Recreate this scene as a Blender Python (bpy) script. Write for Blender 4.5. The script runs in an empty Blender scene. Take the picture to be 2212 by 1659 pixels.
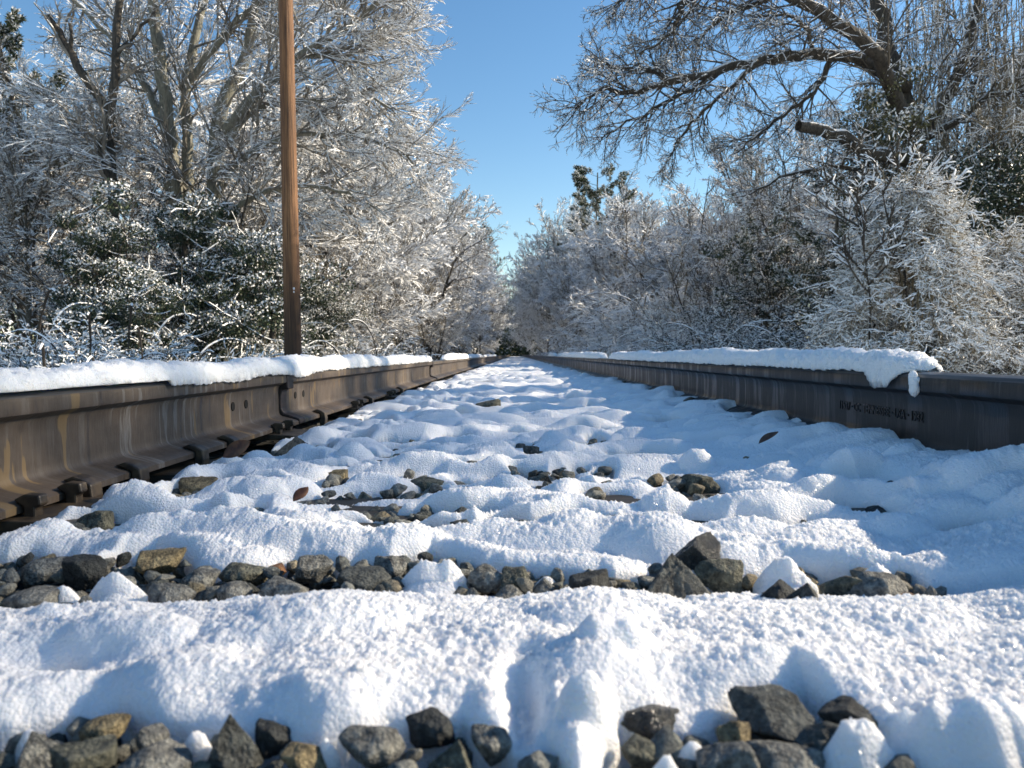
import bpy, math
import numpy as np
from mathutils import Matrix, Vector, Euler

sc = bpy.context.scene
COL = sc.collection
PI = math.pi
R_ = math.radians
rng = np.random.default_rng(7)

# ------------------------------------------------------------------ camera
CAM = Vector((0.0, 0.0, 0.044))
ROT = (Matrix.Rotation(R_(0.31), 3, 'Z') @ Matrix.Rotation(R_(90 - 2.2), 3, 'X') @ Matrix.Rotation(R_(-0.9), 3, 'Z'))
cd = bpy.data.cameras.new('camera')
cam = bpy.data.objects.new('camera', cd)
COL.objects.link(cam)
cam.matrix_world = Matrix.Translation(CAM) @ ROT.to_4x4()
cd.sensor_width = 36.0
cd.lens = 27.0
cd.clip_start = 0.02
cd.clip_end = 2000
cd.dof.use_dof = True
cd.dof.focus_distance = 1.9
cd.dof.aperture_fstop = 11.0
sc.camera = cam


def at(px, py, Y):
    """photo pixel (2212 wide) at distance Y along the track -> world point"""
    d = ROT @ Vector(((px - 1106.0) / 1660.0, -(py - 829.5) / 1660.0, -1.0))
    return np.array(CAM + d * (Y / d.y))


def on_ground(px, py, z):
    d = ROT @ Vector(((px - 1106.0) / 1660.0, -(py - 829.5) / 1660.0, -1.0))
    return np.array(CAM + d * ((z - CAM.z) / d.z))


# ------------------------------------------------------------------ scene helpers
def tag(o, label=None, cat=None, group=None, kind=None):
    if label: o['label'] = label
    if cat: o['category'] = cat
    if group: o['group'] = group
    if kind: o['kind'] = kind
    return o


def empty(name, loc=(0, 0, 0), rz=0.0):
    o = bpy.data.objects.new(name, None)
    o.empty_display_size = 0.1
    o.location = Vector([float(v) for v in loc])
    o.rotation_euler = (0, 0, rz)
    COL.objects.link(o)
    return o


def make_mesh(name, V, faces, mats, midx=None, smooth=False):
    """faces: list of int arrays (n,3) / (n,4)"""
    me = bpy.data.meshes.new(name)
    V = np.ascontiguousarray(V, dtype=np.float32)
    faces = [np.asarray(f, dtype=np.int32) for f in faces if len(f)]
    loops = np.concatenate([f.ravel() for f in faces])
    tot = np.concatenate([np.full(len(f), f.shape[1], dtype=np.int32) for f in faces])
    start = np.concatenate([[0], np.cumsum(tot)[:-1]]).astype(np.int32)
    me.vertices.add(len(V)); me.vertices.foreach_set('co', V.ravel())
    me.loops.add(len(loops)); me.loops.foreach_set('vertex_index', loops)
    me.polygons.add(len(tot))
    me.polygons.foreach_set('loop_start', start)
    if midx is not None:
        me.polygons.foreach_set('material_index', np.ascontiguousarray(midx, dtype=np.int32))
    me.polygons.foreach_set('use_smooth', np.full(len(tot), bool(smooth)))
    for m in mats: me.materials.append(m)
    me.update(calc_edges=True)
    return me


def obj(name, me, parent=None, loc=None):
    o = bpy.data.objects.new(name, me)
    COL.objects.link(o)
    if parent is not None: o.parent = parent
    if loc is not None: o.location = Vector([float(v) for v in loc])
    return o


def copy_tree(o, parent=None):
    c = o.copy(); COL.objects.link(c)
    c.parent = parent
    for ch in o.children: copy_tree(ch, c)
    return c


# ------------------------------------------------------------------ noise
class Noise2:
    def __init__(self, seed):
        self.t = np.random.default_rng(seed).random((256, 256)).astype(np.float32)

    def __call__(self, x, y):
        xi = np.floor(x).astype(np.int64); yi = np.floor(y).astype(np.int64)
        fx = (x - xi).astype(np.float32); fy = (y - yi).astype(np.float32)
        fx = fx * fx * (3 - 2 * fx); fy = fy * fy * (3 - 2 * fy)
        x0 = xi & 255; x1 = (xi + 1) & 255; y0 = yi & 255; y1 = (yi + 1) & 255
        t = self.t
        a = t[y0, x0] * (1 - fx) + t[y0, x1] * fx
        b = t[y1, x0] * (1 - fx) + t[y1, x1] * fx
        return (a * (1 - fy) + b * fy) * 2 - 1


def fbm(n, x, y, oct=3, gain=0.5):
    s = 0; a = 1.0; f = 1.0
    for i in range(oct):
        s = s + a * n(x * f + 17.3 * i, y * f + 9.1 * i); a *= gain; f *= 2.03
    return s


# ------------------------------------------------------------------ materials
def new_mat(name):
    m = bpy.data.materials.new(name)
    m.use_nodes = True
    nt = m.node_tree
    b = nt.nodes['Principled BSDF']
    return m, nt, b


def N(nt, typ, **kw):
    n = nt.nodes.new(typ)
    for k, v in kw.items():
        if k in ('ins',):
            for kk, vv in v.items(): n.inputs[kk].default_value = vv
        else: setattr(n, k, v)
    return n


def coords(nt, scale=(1, 1, 1), kind='Object'):
    tc = N(nt, 'ShaderNodeTexCoord'); mp = N(nt, 'ShaderNodeMapping')
    mp.inputs['Scale'].default_value = scale
    nt.links.new(tc.outputs[kind], mp.inputs['Vector'])
    return mp.outputs['Vector']


def noise_tex(nt, vec, scale, detail=3, rough=0.55):
    n = N(nt, 'ShaderNodeTexNoise')
    n.inputs['Scale'].default_value = scale; n.inputs['Detail'].default_value = detail
    n.inputs['Roughness'].default_value = rough
    nt.links.new(vec, n.inputs['Vector'])
    return n.outputs['Fac']


def ramp(nt, fac, stops, interp='LINEAR'):
    r = N(nt, 'ShaderNodeValToRGB')
    r.color_ramp.interpolation = interp
    el = r.color_ramp.elements
    while len(el) < len(stops): el.new(0.5)
    for e, (p, c) in zip(el, stops):
        e.position = p; e.color = (c[0], c[1], c[2], 1)
    nt.links.new(fac, r.inputs['Fac'])
    return r.outputs['Color']


def mixc(nt, fac, a, b, mode='MIX'):
    m = N(nt, 'ShaderNodeMix', data_type='RGBA', blend_type=mode)
    for s, v in ((m.inputs['Factor'], fac), (m.inputs['A'], a), (m.inputs['B'], b)):
        if hasattr(v, 'links') or hasattr(v, 'is_linked'): nt.links.new(v, s)
        elif isinstance(v, (int, float)): s.default_value = v
        else: s.default_value = (v[0], v[1], v[2], 1)
    # the RGBA sockets
    return m


def mix(nt, fac, a, b, mode='MIX'):
    m = N(nt, 'ShaderNodeMix'); m.data_type = 'RGBA'; m.blend_type = mode
    sF, sA, sB, out = m.inputs[0], m.inputs[6], m.inputs[7], m.outputs[2]
    for s, v in ((sF, fac), (sA, a), (sB, b)):
        if isinstance(v, bpy.types.NodeSocket): nt.links.new(v, s)
        elif isinstance(v, (int, float)): s.default_value = v
        else: s.default_value = (v[0], v[1], v[2], 1)
    return out


def bump(nt, b, h, strength=0.4, dist=0.01):
    n = N(nt, 'ShaderNodeBump')
    n.inputs['Strength'].default_value = strength; n.inputs['Distance'].default_value = dist
    nt.links.new(h, n.inputs['Height']); nt.links.new(n.outputs['Normal'], b.inputs['Normal'])
    return n


def snow_material(name, near=True):
    m, nt, b = new_mat(name)
    v = coords(nt)
    b.inputs['Base Color'].default_value = (0.82, 0.825, 0.835, 1)
    b.inputs['Roughness'].default_value = 0.55
    b.inputs['Specular IOR Level'].default_value = 0.35
    if near:
        b.inputs['Subsurface Weight'].default_value = 0.6
        b.inputs['Subsurface Radius'].default_value = (0.014, 0.016, 0.019)
        b.inputs['Subsurface Scale'].default_value = 1.0
        h = noise_tex(nt, v, 420, 3, 0.7)
        vo = N(nt, 'ShaderNodeTexVoronoi'); vo.inputs['Scale'].default_value = 330
        nt.links.new(v, vo.inputs['Vector'])
        ad = N(nt, 'ShaderNodeMath', operation='SUBTRACT'); nt.links.new(h, ad.inputs[0]); nt.links.new(vo.outputs['Distance'], ad.inputs[1])
        bump(nt, b, ad.outputs[0], 0.6, 0.0022)
        # ice grains: a few cells are glossy
        vc = N(nt, 'ShaderNodeTexVoronoi'); vc.inputs['Scale'].default_value = 420
        nt.links.new(v, vc.inputs['Vector'])
        rg = ramp(nt, vc.outputs['Color'], [(0.0, (.1, .1, .1)), (0.13, (.62, .62, .62))], 'CONSTANT')
        nt.links.new(rg, b.inputs['Roughness'])
        # single ice crystals: small facets turned every way that glint in the sun
        v2 = N(nt, 'ShaderNodeTexVoronoi'); v2.inputs['Scale'].default_value = 520; nt.links.new(v, v2.inputs['Vector'])
        sb = N(nt, 'ShaderNodeVectorMath', operation='SUBTRACT'); sb.inputs[1].default_value = (.5, .5, .5); nt.links.new(v2.outputs['Color'], sb.inputs[0])
        ml = N(nt, 'ShaderNodeVectorMath', operation='SCALE'); ml.inputs['Scale'].default_value = 1.7; nt.links.new(sb.outputs[0], ml.inputs[0])
        ge = N(nt, 'ShaderNodeNewGeometry'); ad2 = N(nt, 'ShaderNodeVectorMath', operation='ADD'); nt.links.new(ge.outputs['Normal'], ad2.inputs[0]); nt.links.new(ml.outputs[0], ad2.inputs[1])
        nz = N(nt, 'ShaderNodeVectorMath', operation='NORMALIZE'); nt.links.new(ad2.outputs[0], nz.inputs[0]); nt.links.new(nz.outputs[0], b.inputs['Coat Normal'])
        b.inputs['Coat Weight'].default_value = 0.22; b.inputs['Coat Roughness'].default_value = 0.16; b.inputs['Coat IOR'].default_value = 1.31
    return m


M = {}
M['snow'] = snow_material('snow_ground')
M['twig_snow'] = snow_material('snow_on_twigs', False)
M['twig_snow'].node_tree.nodes['Principled BSDF'].inputs['Base Color'].default_value = (0.88, 0.885, 0.89, 1)
M['twig_snow'].node_tree.nodes['Principled BSDF'].inputs['Roughness'].default_value = 0.85
M['twig_snow'].node_tree.nodes['Principled BSDF'].inputs['Specular IOR Level'].default_value = 0.15


def bark_material(name, c1, c2, snowy=0.0, scale=9):
    m, nt, b = new_mat(name)
    v = coords(nt, (1, 1, 0.18))
    f = noise_tex(nt, v, scale * 3, 4, 0.65)
    c = ramp(nt, f, [(0.32, c1), (0.68, c2)])
    b.inputs['Roughness'].default_value = 0.85
    bump(nt, b, f, 0.7, 0.03)
    if snowy > 0:
        g = N(nt, 'ShaderNodeNewGeometry'); sx = N(nt, 'ShaderNodeSeparateXYZ')
        nt.links.new(g.outputs['Normal'], sx.inputs[0])
        n2 = noise_tex(nt, coords(nt, (1, 1, .5)), 5, 3)
        a = N(nt, 'ShaderNodeMath', operation='MULTIPLY_ADD'); a.inputs[1].default_value = 1.3; a.inputs[2].default_value = -0.65
        nt.links.new(n2, a.inputs[0])
        s = N(nt, 'ShaderNodeMath', operation='ADD'); nt.links.new(sx.outputs['Z'], s.inputs[0]); nt.links.new(a.outputs[0], s.inputs[1])
        mr = N(nt, 'ShaderNodeMapRange'); mr.inputs[1].default_value = 0.9 - snowy; mr.inputs[2].default_value = 1.0 - snowy
        nt.links.new(s.outputs[0], mr.inputs[0])
        c = mix(nt, mr.outputs[0], c, (0.86, 0.87, 0.89))
    nt.links.new(c, b.inputs['Base Color'])
    return m


M['bark'] = bark_material('grey_bark', (.045, .040, .032), (.16, .15, .12), 0.42)
M['dark_bark'] = bark_material('dark_bark', (.020, .017, .014), (.080, .068, .054), 0.40)
M['pale_bark'] = bark_material('pale_bark', (.085, .085, .068), (.27, .26, .21), 0.38)


def flat_varied(name, c1, c2, rough=0.8, scale=2.5):
    m, nt, b = new_mat(name)
    f = noise_tex(nt, coords(nt), scale, 2)
    nt.links.new(ramp(nt, f, [(0.35, c1), (0.65, c2)]), b.inputs['Base Color'])
    b.inputs['Roughness'].default_value = rough
    return m


M['twig'] = flat_varied('twig_bark', (.11, .10, .085), (.24, .22, .19))
M['oak_twig_backlit'] = flat_varied('oak_twig_backlit', (.045, .038, .030), (.11, .095, .075))  # darker than the other twigs: the oak's backlit shade put into the colour
M['tan_twig'] = flat_varied('tan_twig', (.13, .105, .065), (.26, .22, .15))
M['dark_twig'] = flat_varied('dark_twig', (.022, .018, .014), (.06, .05, .04))
M['needle'] = flat_varied('pine_needles', (.022, .040, .018), (.075, .095, .035), 0.6)
M['ivy'] = flat_varied('ivy_leaves', (.012, .026, .012), (.045, .065, .028), 0.45)
M['olive'] = flat_varied('olive_leaves', (.06, .065, .025), (.14, .13, .055), 0.6)


def stone_material(name, island=False, fixed=None, wet=False):
    m, nt, b = new_mat(name)
    v = coords(nt)
    if fixed is None:
        if island:
            g = N(nt, 'ShaderNodeNewGeometry'); r = g.outputs['Random Per Island']
        else:
            g = N(nt, 'ShaderNodeObjectInfo'); r = g.outputs['Random']
        base = ramp(nt, r, [(0.0, (.045, .050, .048)), (0.22, (.12, .13, .12)), (0.5, (.20, .205, .19)), (0.74, (.25, .245, .215)), (0.9, (.25, .20, .12)), (1.0, (.14, .15, .14))])
        # offset the pattern for every stone
        ad = N(nt, 'ShaderNodeVectorMath', operation='ADD')
        sc_ = N(nt, 'ShaderNodeMath', operation='MULTIPLY'); sc_.inputs[1].default_value = 40
        nt.links.new(r, sc_.inputs[0]); nt.links.new(v, ad.inputs[0]); nt.links.new(sc_.outputs[0], ad.inputs[1]); v = ad.outputs[0]
    else:
        base = ramp(nt, noise_tex(nt, v, 30, 3), [(0.3, fixed[0]), (0.7, fixed[1])])
    f = noise_tex(nt, v, 110, 5, 0.68)
    f2 = noise_tex(nt, v, 420, 3, 0.7)
    sp = ramp(nt, f, [(0.32, (.28, .28, .28)), (0.48, (.85, .85, .85)), (0.68, (1.75, 1.72, 1.62))])
    c = mix(nt, 1.0, base, sp, 'MULTIPLY')
    sp2 = ramp(nt, f2, [(0.35, (.7, .7, .7)), (0.65, (1.25, 1.25, 1.25))])
    c = mix(nt, 1.0, c, sp2, 'MULTIPLY')
    nt.links.new(c, b.inputs['Base Color'])
    b.inputs['Roughness'].default_value = 0.22 if wet else 0.72
    b.inputs['Specular IOR Level'].default_value = 0.6 if wet else 0.4
    s = N(nt, 'ShaderNodeMath', operation='MULTIPLY_ADD'); s.inputs[1].default_value = 0.5
    nt.links.new(f2, s.inputs[0]); nt.links.new(f, s.inputs[2])
    bump(nt, b, s.outputs[0], 1.0, 0.007)
    return m


M['stone'] = stone_material('ballast_stone')
M['gravel'] = stone_material('ballast_gravel', island=True)
M['stone_dark'] = stone_material('dark_stone', fixed=((.06, .066, .062), (.115, .12, .11)))
M['stone_black'] = stone_material('black_stone', fixed=((.022, .025, .025), (.05, .054, .053)))
M['stone_wet'] = stone_material('wet_stone', fixed=((.02, .021, .020), (.06, .057, .048)), wet=True)
M['stone_tan'] = stone_material('tan_stone', fixed=((.17, .13, .07), (.30, .24, .14)))
M['stone_grey'] = stone_material('grey_stone', fixed=((.13, .13, .12), (.26, .255, .23)))
M['stone_olive'] = stone_material('olive_stone', fixed=((.085, .088, .068), (.16, .155, .115)))
M['stone_rust'] = stone_material('rust_stone', fixed=((.12, .05, .022), (.22, .11, .05)))


def rail_material():
    m, nt, b = new_mat('rusty_rail_steel')
    v = coords(nt)
    f = noise_tex(nt, v, 26, 5, 0.62)
    st = noise_tex(nt, coords(nt, (1, 11, 0.9)), 3.4, 4, 0.62)      # vertical runs of water
    fine = noise_tex(nt, coords(nt, (1, 150, 16)), 2.0, 3, 0.7)
    where = ramp(nt, noise_tex(nt, coords(nt, (0, 1, 0)), 0.9, 1), [(0.46, (0, 0, 0)), (0.56, (1, 1, 1))])
    c = ramp(nt, f, [(0.3, (.040, .027, .019)), (0.7, (.078, .057, .042))])
    c = mix(nt, ramp(nt, fine, [(0.35, (0, 0, 0)), (0.75, (.45, .45, .45))]), c, (.105, .085, .068))
    d = ramp(nt, st, [(0.33, (.9, .9, .9)), (0.40, (0, 0, 0))])
    c = mix(nt, mix(nt, 1.0, d, where, 'MULTIPLY'), c, (.016, .011, .008))
    p = ramp(nt, st, [(0.55, (0, 0, 0)), (0.59, (.7, .7, .7)), (0.63, (.7, .7, .7)), (0.70, (0, 0, 0))])
    p = mix(nt, 1.0, p, ramp(nt, fine, [(0.3, (.3, .3, .3)), (0.6, (1, 1, 1))]), 'MULTIPLY')
    c = mix(nt, mix(nt, 1.0, p, where, 'MULTIPLY'), c, (.17, .165, .16))
    st2 = noise_tex(nt, coords(nt, (1, 4.5, 0.8), 'Object'), 4.3, 3, 0.6)
    c = mix(nt, ramp(nt, st2, [(0.61, (0, 0, 0)), (0.625, (.8, .8, .8))]), c, (.165, .108, .05))
    nt.links.new(c, b.inputs['Base Color'])
    rr = ramp(nt, st, [(0.30, (.3, .3, .3)), (0.45, (.6, .6, .6))])
    nt.links.new(rr, b.inputs['Roughness'])
    bump(nt, b, fine, 0.25, 0.002)
    return m


M['rail'] = rail_material()
m, nt, b = new_mat('shaded_wet_rail_steel')
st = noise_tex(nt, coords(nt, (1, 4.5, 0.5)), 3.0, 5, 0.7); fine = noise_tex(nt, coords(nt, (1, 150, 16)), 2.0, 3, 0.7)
c = ramp(nt, fine, [(0.35, (.012, .011, .011)), (0.75, (.027, .025, .025))])  # near-black base paints in the rail's shade; the streaks below are water
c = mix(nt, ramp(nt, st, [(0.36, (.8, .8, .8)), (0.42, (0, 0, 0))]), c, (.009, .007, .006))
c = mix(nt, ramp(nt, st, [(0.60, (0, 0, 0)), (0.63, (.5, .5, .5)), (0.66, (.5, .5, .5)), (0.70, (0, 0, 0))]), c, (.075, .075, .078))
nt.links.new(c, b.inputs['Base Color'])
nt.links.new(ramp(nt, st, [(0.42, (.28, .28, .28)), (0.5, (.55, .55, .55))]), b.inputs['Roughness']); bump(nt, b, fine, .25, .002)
M['rail_shaded_wet'] = m
m, nt, b = new_mat('running_surface')
f = noise_tex(nt, coords(nt, (30, 1.2, 1)), 6, 4)
nt.links.new(ramp(nt, f, [(0.3, (.06, .06, .065)), (0.7, (.16, .155, .155))]), b.inputs['Base Color'])
b.inputs['Metallic'].default_value = 0.75; b.inputs['Roughness'].default_value = 0.38
M['rail_top'] = m
M['weld'] = flat_varied('weld_rust', (.012, .008, .007), (.040, .022, .017), 0.6, 60)
M['anchor'] = flat_varied('anchor_iron', (.018, .013, .010), (.075, .052, .030), 0.5, 40)
m, nt, b = new_mat('hole_black'); b.inputs['Base Color'].default_value = (.004, .004, .004, 1); b.inputs['Roughness'].default_value = 1
M['hole'] = m
M['leaf'] = flat_varied('dead_leaf', (.06, .022, .012), (.16, .07, .03), 0.5, 60)

m, nt, b = new_mat('pole_wood')
v = coords(nt, (14, 14, 0.35))
f = noise_tex(nt, v, 3.2, 6, 0.7)
f1 = noise_tex(nt, coords(nt, (1, 1, .25)), 2.0, 3)
c = ramp(nt, f, [(0.34, (.022, .009, .004)), (0.44, (.13, .058, .024)), (0.58, (.25, .118, .048)), (0.74, (.40, .23, .12))])
c = mix(nt, ramp(nt, f1, [(0.45, (0, 0, 0)), (0.75, (.55, .55, .55))]), c, (.09, .042, .02))
g = N(nt, 'ShaderNodeTexCoord'); sx = N(nt, 'ShaderNodeSeparateXYZ'); nt.links.new(g.outputs['Object'], sx.inputs[0])
mr = N(nt, 'ShaderNodeMapRange'); mr.inputs[1].default_value = 3.0; mr.inputs[2].default_value = 1.0; mr.inputs[4].default_value = 0.75
nt.links.new(sx.outputs['Z'], mr.inputs[0])
c = mix(nt, mr.outputs[0], c, (.035, .018, .010))        # tree shade on the lower pole, painted into the wood colour
nt.links.new(c, b.inputs['Base Color']); b.inputs['Roughness'].default_value = 0.75
bump(nt, b, f, 0.9, 0.02)
M['pole'] = m
m, nt, b = new_mat('white_tag'); b.inputs['Base Color'].default_value = (.75, .76, .78, 1); b.inputs['Roughness'].default_value = .4
M['tag'] = m

m, nt, b = new_mat('ballast_bed')
vo = N(nt, 'ShaderNodeTexVoronoi'); vo.inputs['Scale'].default_value = 38; nt.links.new(coords(nt), vo.inputs['Vector'])
c = ramp(nt, noise_tex(nt, coords(nt), 60, 4), [(0.3, (.02, .02, .018)), (0.7, (.07, .065, .055))])
nt.links.new(c, b.inputs['Base Color']); bump(nt, b, vo.outputs['Distance'], 1.0, 0.02); b.inputs['Roughness'].default_value = .8
M['bed'] = m

m, nt, b = new_mat('forest_floor')
f = noise_tex(nt, coords(nt), 1.3, 5, .65)
f2 = noise_tex(nt, coords(nt), 14, 4, .7)
lit = ramp(nt, f2, [(0.3, (.035, .025, .016)), (0.7, (.13, .095, .055))])
c = mix(nt, ramp(nt, f, [(0.42, (0, 0, 0)), (0.52, (1, 1, 1))]), lit, (.84, .85, .87))
nt.links.new(c, b.inputs['Base Color']); bump(nt, b, f2, .8, .05); b.inputs['Roughness'].default_value = .8
M['floor'] = m
m, nt, b = new_mat('tie_wood')
f = noise_tex(nt, coords(nt, (2, 30, 20)), 3, 5)
nt.links.new(ramp(nt, f, [(0.3, (.012, .010, .008)), (0.7, (.06, .048, .036))]), b.inputs['Base Color']); b.inputs['Roughness'].default_value = .7
M['tie'] = m

# ------------------------------------------------------------------ world and sun
AZ = 75.0    # degrees from the track direction towards the clearing side
EL = 27.0
w = bpy.data.worlds.new('World'); sc.world = w; w.use_nodes = True
nt = w.node_tree; bg = nt.nodes['Background']
sky = nt.nodes.new('ShaderNodeTexSky'); sky.sky_type = 'NISHITA'; sky.sun_disc = False
sky.sun_elevation = R_(EL); sky.sun_rotation = R_(AZ)
sky.air_density = 1.1; sky.dust_density = 0.1; sky.ozone_density = 3.0; sky.altitude = 200
hs = nt.nodes.new('ShaderNodeHueSaturation'); hs.inputs['Saturation'].default_value = 1.22; hs.inputs['Hue'].default_value = 0.502; hs.inputs['Value'].default_value = 1.0
nt.links.new(sky.outputs[0], hs.inputs['Color']); nt.links.new(hs.outputs[0], bg.inputs['Color']); bg.inputs['Strength'].default_value = 0.128
sl = bpy.data.lights.new('sun', 'SUN'); sl.energy = 5.0; sl.angle = R_(0.53); sl.color = (1.0, 0.935, 0.83)
so = bpy.data.objects.new('sun', sl); COL.objects.link(so)
sd = Vector((math.sin(R_(AZ)) * math.cos(R_(EL)), math.cos(R_(AZ)) * math.cos(R_(EL)), math.sin(R_(EL))))
so.rotation_euler = sd.to_track_quat('Z', 'Y').to_euler()
so.location = (20, 5, 20)
sc.view_settings.view_transform = 'Standard'; sc.view_settings.look = 'None'
sc.view_settings.exposure = 0.72; sc.view_settings.gamma = 1.0
sc.view_settings.use_white_balance = True; sc.view_settings.white_balance_temperature = 7600; sc.view_settings.white_balance_tint = 10
sc.render.engine = 'CYCLES'
sc.cycles.max_bounces = 6; sc.cycles.diffuse_bounces = 4; sc.cycles.glossy_bounces = 2
sc.cycles.sample_clamp_indirect = 4.0
sc.cycles.use_denoising = True

# ------------------------------------------------------------------ rails
ZB = -0.198          # top of the ballast
G = 0.73             # gauge face of either rail from the track centre
RAIL_END = 95.0


def rail_profile():
    """half outline of a tee rail, x outwards from the web centre, z down from the top"""
    h = [(0.0, 0.0), (0.020, -0.0008), (0.029, -0.003), (0.0335, -0.009), (0.0345, -0.014), (0.0350, -0.030), (0.0335, -0.034),
         (0.026, -0.038), (0.014, -0.043), (0.0095, -0.051), (0.0082, -0.070), (0.0082, -0.120), (0.0092, -0.130), (0.0125, -0.1365), (0.019, -0.1405),
         (0.045, -0.1475), (0.066, -0.154), (0.070, -0.157), (0.070, -0.167), (0.068, -0.168)]
    left = [(-x, z) for x, z in reversed(h[1:])]
    return np.array(left + h)


def rail_mesh():
    pr = rail_profile(); n = len(pr)
    ys = [-0.8]
    while ys[-1] < RAIL_END: ys.append(ys[-1] + max(0.06, 0.05 * max(ys[-1], 0)))
    ys = np.array(ys)
    V = np.zeros((len(ys), n, 3)); V[:, :, 0] = pr[None, :, 0]; V[:, :, 2] = pr[None, :, 1]; V[:, :, 1] = ys[:, None]
    i = np.arange(len(ys) - 1)[:, None] * n; j = np.arange(n)[None, :]
    q = np.stack([i + j, i + (j + 1) % n, i + n + (j + 1) % n, i + n + j], -1).reshape(-1, 4)
    top = (np.abs(pr[:, 0]) < 0.0340) & (pr[:, 1] > -0.0095)
    ftop = top & np.roll(top, -1)
    mi = np.tile(ftop.astype(int), len(ys) - 1)
    me = make_mesh('rail', V.reshape(-1, 3), [q[:, ::-1]], [M['rail'], M['rail_top']], mi, True)
    me.set_sharp_from_angle(angle=R_(32))
    return me


def add_bevel(o, w, seg=2):
    m = o.modifiers.new('edge', 'BEVEL'); m.width = w; m.segments = seg; m.limit_method = 'ANGLE'


def prism(pts, y0, y1, axis='y'):
    """outline in x,z extruded along y"""
    n = len(pts); P = np.array(pts)
    V = np.zeros((2 * n, 3)); V[:n, 0] = P[:, 0]; V[:n, 2] = P[:, 1]; V[:n, 1] = y0; V[n:] = V[:n]; V[n:, 1] = y1
    j = np.arange(n); q = np.stack([j, (j + 1) % n, (j + 1) % n + n, j + n], -1)
    return V, q, n


def prism_obj(name, pts, y0, y1, mat, parent, bev=0.002):
    V, q, n = prism(pts, y0, y1)
    me = bpy.data.meshes.new(name)
    me.from_pydata(V.tolist(), [], [list(r) for r in q.tolist()] + [list(range(n))[::-1], list(range(n, 2 * n))])
    me.materials.append(mat)
    import bmesh
    bm = bmesh.new(); bm.from_mesh(me); bmesh.ops.recalc_face_normals(bm, faces=bm.faces); bm.to_mesh(me); bm.free()
    o = obj(name, me, parent)
    if bev: add_bevel(o, bev)
    return o


def disc_obj(name, c, r, mat, parent, nx, sy=1.0):
    k = 20; a = np.linspace(0, 2 * PI, k, endpoint=False)
    V = np.zeros((2 * k, 3)); V[:k, 1] = np.cos(a) * r * sy; V[:k, 2] = np.sin(a) * r; V[k:] = V[:k]; V[:k, 0] = 0.0015 * nx; V[k:, 0] = -0.002 * nx
    me = bpy.data.meshes.new(name)
    fs = [list(range(k))] + [[j, (j + 1) % k, (j + 1) % k + k, j + k] for j in range(k)]
    me.from_pydata((V + np.array(c)).tolist(), [], fs); me.materials.append(mat)
    return obj(name, me, parent)


rmesh = rail_mesh()
rails = []
for sgn, lab in ((-1, 'rusty brown steel rail passing below the utility pole, with weld collars and clips'),
                 (1, 'wet steel rail darkened by painted shade, with raised lettering on its web, opposite the utility pole')):
    t = empty('rail', (sgn * (G + 0.035), 0, 0))
    tag(t, lab, 'rail', 'two rails of the track')
    me = rmesh if sgn < 0 else rmesh.copy()
    if sgn > 0: me.materials[0] = M['rail_shaded_wet']
    obj('rail_body', me, t)
    rails.append(t)


def weld(y, t, sgn):
    """bulged collar of cast weld metal round web, foot and underside of the head"""
    s = -sgn
    pts = [(0, -.006), (s * .0372, -.010), (s * .0385, -.036), (s * .040, -.054), (s * .020, -.058), (s * .016, -.075), (s * .015, -.115), (s * .024, -.132), (s * .05, -.1405), (s * .074, -.150), (s * .0745, -.166), (0, -.166)]
    prism_obj('weld_collar', pts, y - .032, y + .030, M['weld'], t, .004)


def anchor(y, t, sgn):
    """drive-on clip hooked over the rail foot"""
    s = -sgn
    pts = [(s * .042, -.1445), (s * .060, -.138), (s * .074, -.143), (s * .088, -.152), (s * .090, -.172), (s * .086, -.200), (s * .070, -.205), (s * .068, -.178), (s * .0715, -.166), (s * .0715, -.156), (s * .060, -.1500)]
    prism_obj('rail_clip', pts, y - .018, y + .016, M['anchor'], t, .003)


def plate(y, t, sgn):
    s = -sgn
    prism_obj('tie_plate', [(-.16, -.186), (.16, -.186), (.16, -.176), (.078, -.171), (-.078, -.171), (-.16, -.176)], y - .09, y + .09, M['anchor'], t, .002)
    for dy in (-.05, .05):
        pts = [(s * .060, -.148), (s * .076, -.140), (s * .098, -.142), (s * .100, -.156), (s * .092, -.160), (s * .091, -.19), (s * .075, -.19), (s * .074, -.158)]
        prism_obj('spike', pts, y + dy - .010, y + dy + .010, M['anchor'], t, .003)


for y in (2.47, 6.75): weld(y, rails[0], -1)
for y in (1.225, 1.385, 1.66, 1.85, 2.72, 3.62, 4.6): anchor(y, rails[0], -1)
for y in (2.24, 1.12, 3.3, 4.2): plate(y, rails[0], -1)
for y in (2.04, 2.14, 2.62, 2.72): disc_obj('bolt_hole', (.0088, y, -.083), .012, M['hole'], rails[0], 1)
for y in (3.1, 5.0): anchor(y, rails[1], 1)
# raised lettering rolled into the web
for txt, y0, ln in (('11537 \u00b7 CC  TENNESSEE \u00b7 USA \u00b7 1982', 1.80, 0.0), ):
    cu = bpy.data.curves.new('raised_lettering', 'FONT'); cu.body = txt; cu.size = 0.0265; cu.extrude = 0.0011; cu.space_character = 1.03
    cu.bevel_depth = 0.0003
    tmp = bpy.data.objects.new('tmp_text', cu); COL.objects.link(tmp)
    bpy.context.view_layer.update()
    me = bpy.data.meshes.new_from_object(tmp.evaluated_get(bpy.context.evaluated_depsgraph_get()))
    bpy.data.objects.remove(tmp)
    me.materials.clear(); me.materials.append(M['rail_shaded_wet'])
    o = obj('raised_lettering', me, rails[1])
    # faces the track centre (-x), reads towards the camera
    o.matrix_local = Matrix(((0, 0, -1, -0.0090), (-0.86, 0, 0, y0), (0, 1, 0, -0.094), (0, 0, 0, 1)))

# ------------------------------------------------------------------ snow lying on the rails
nA, nB, nC = Noise2(1), Noise2(2), Noise2(3)


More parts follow.
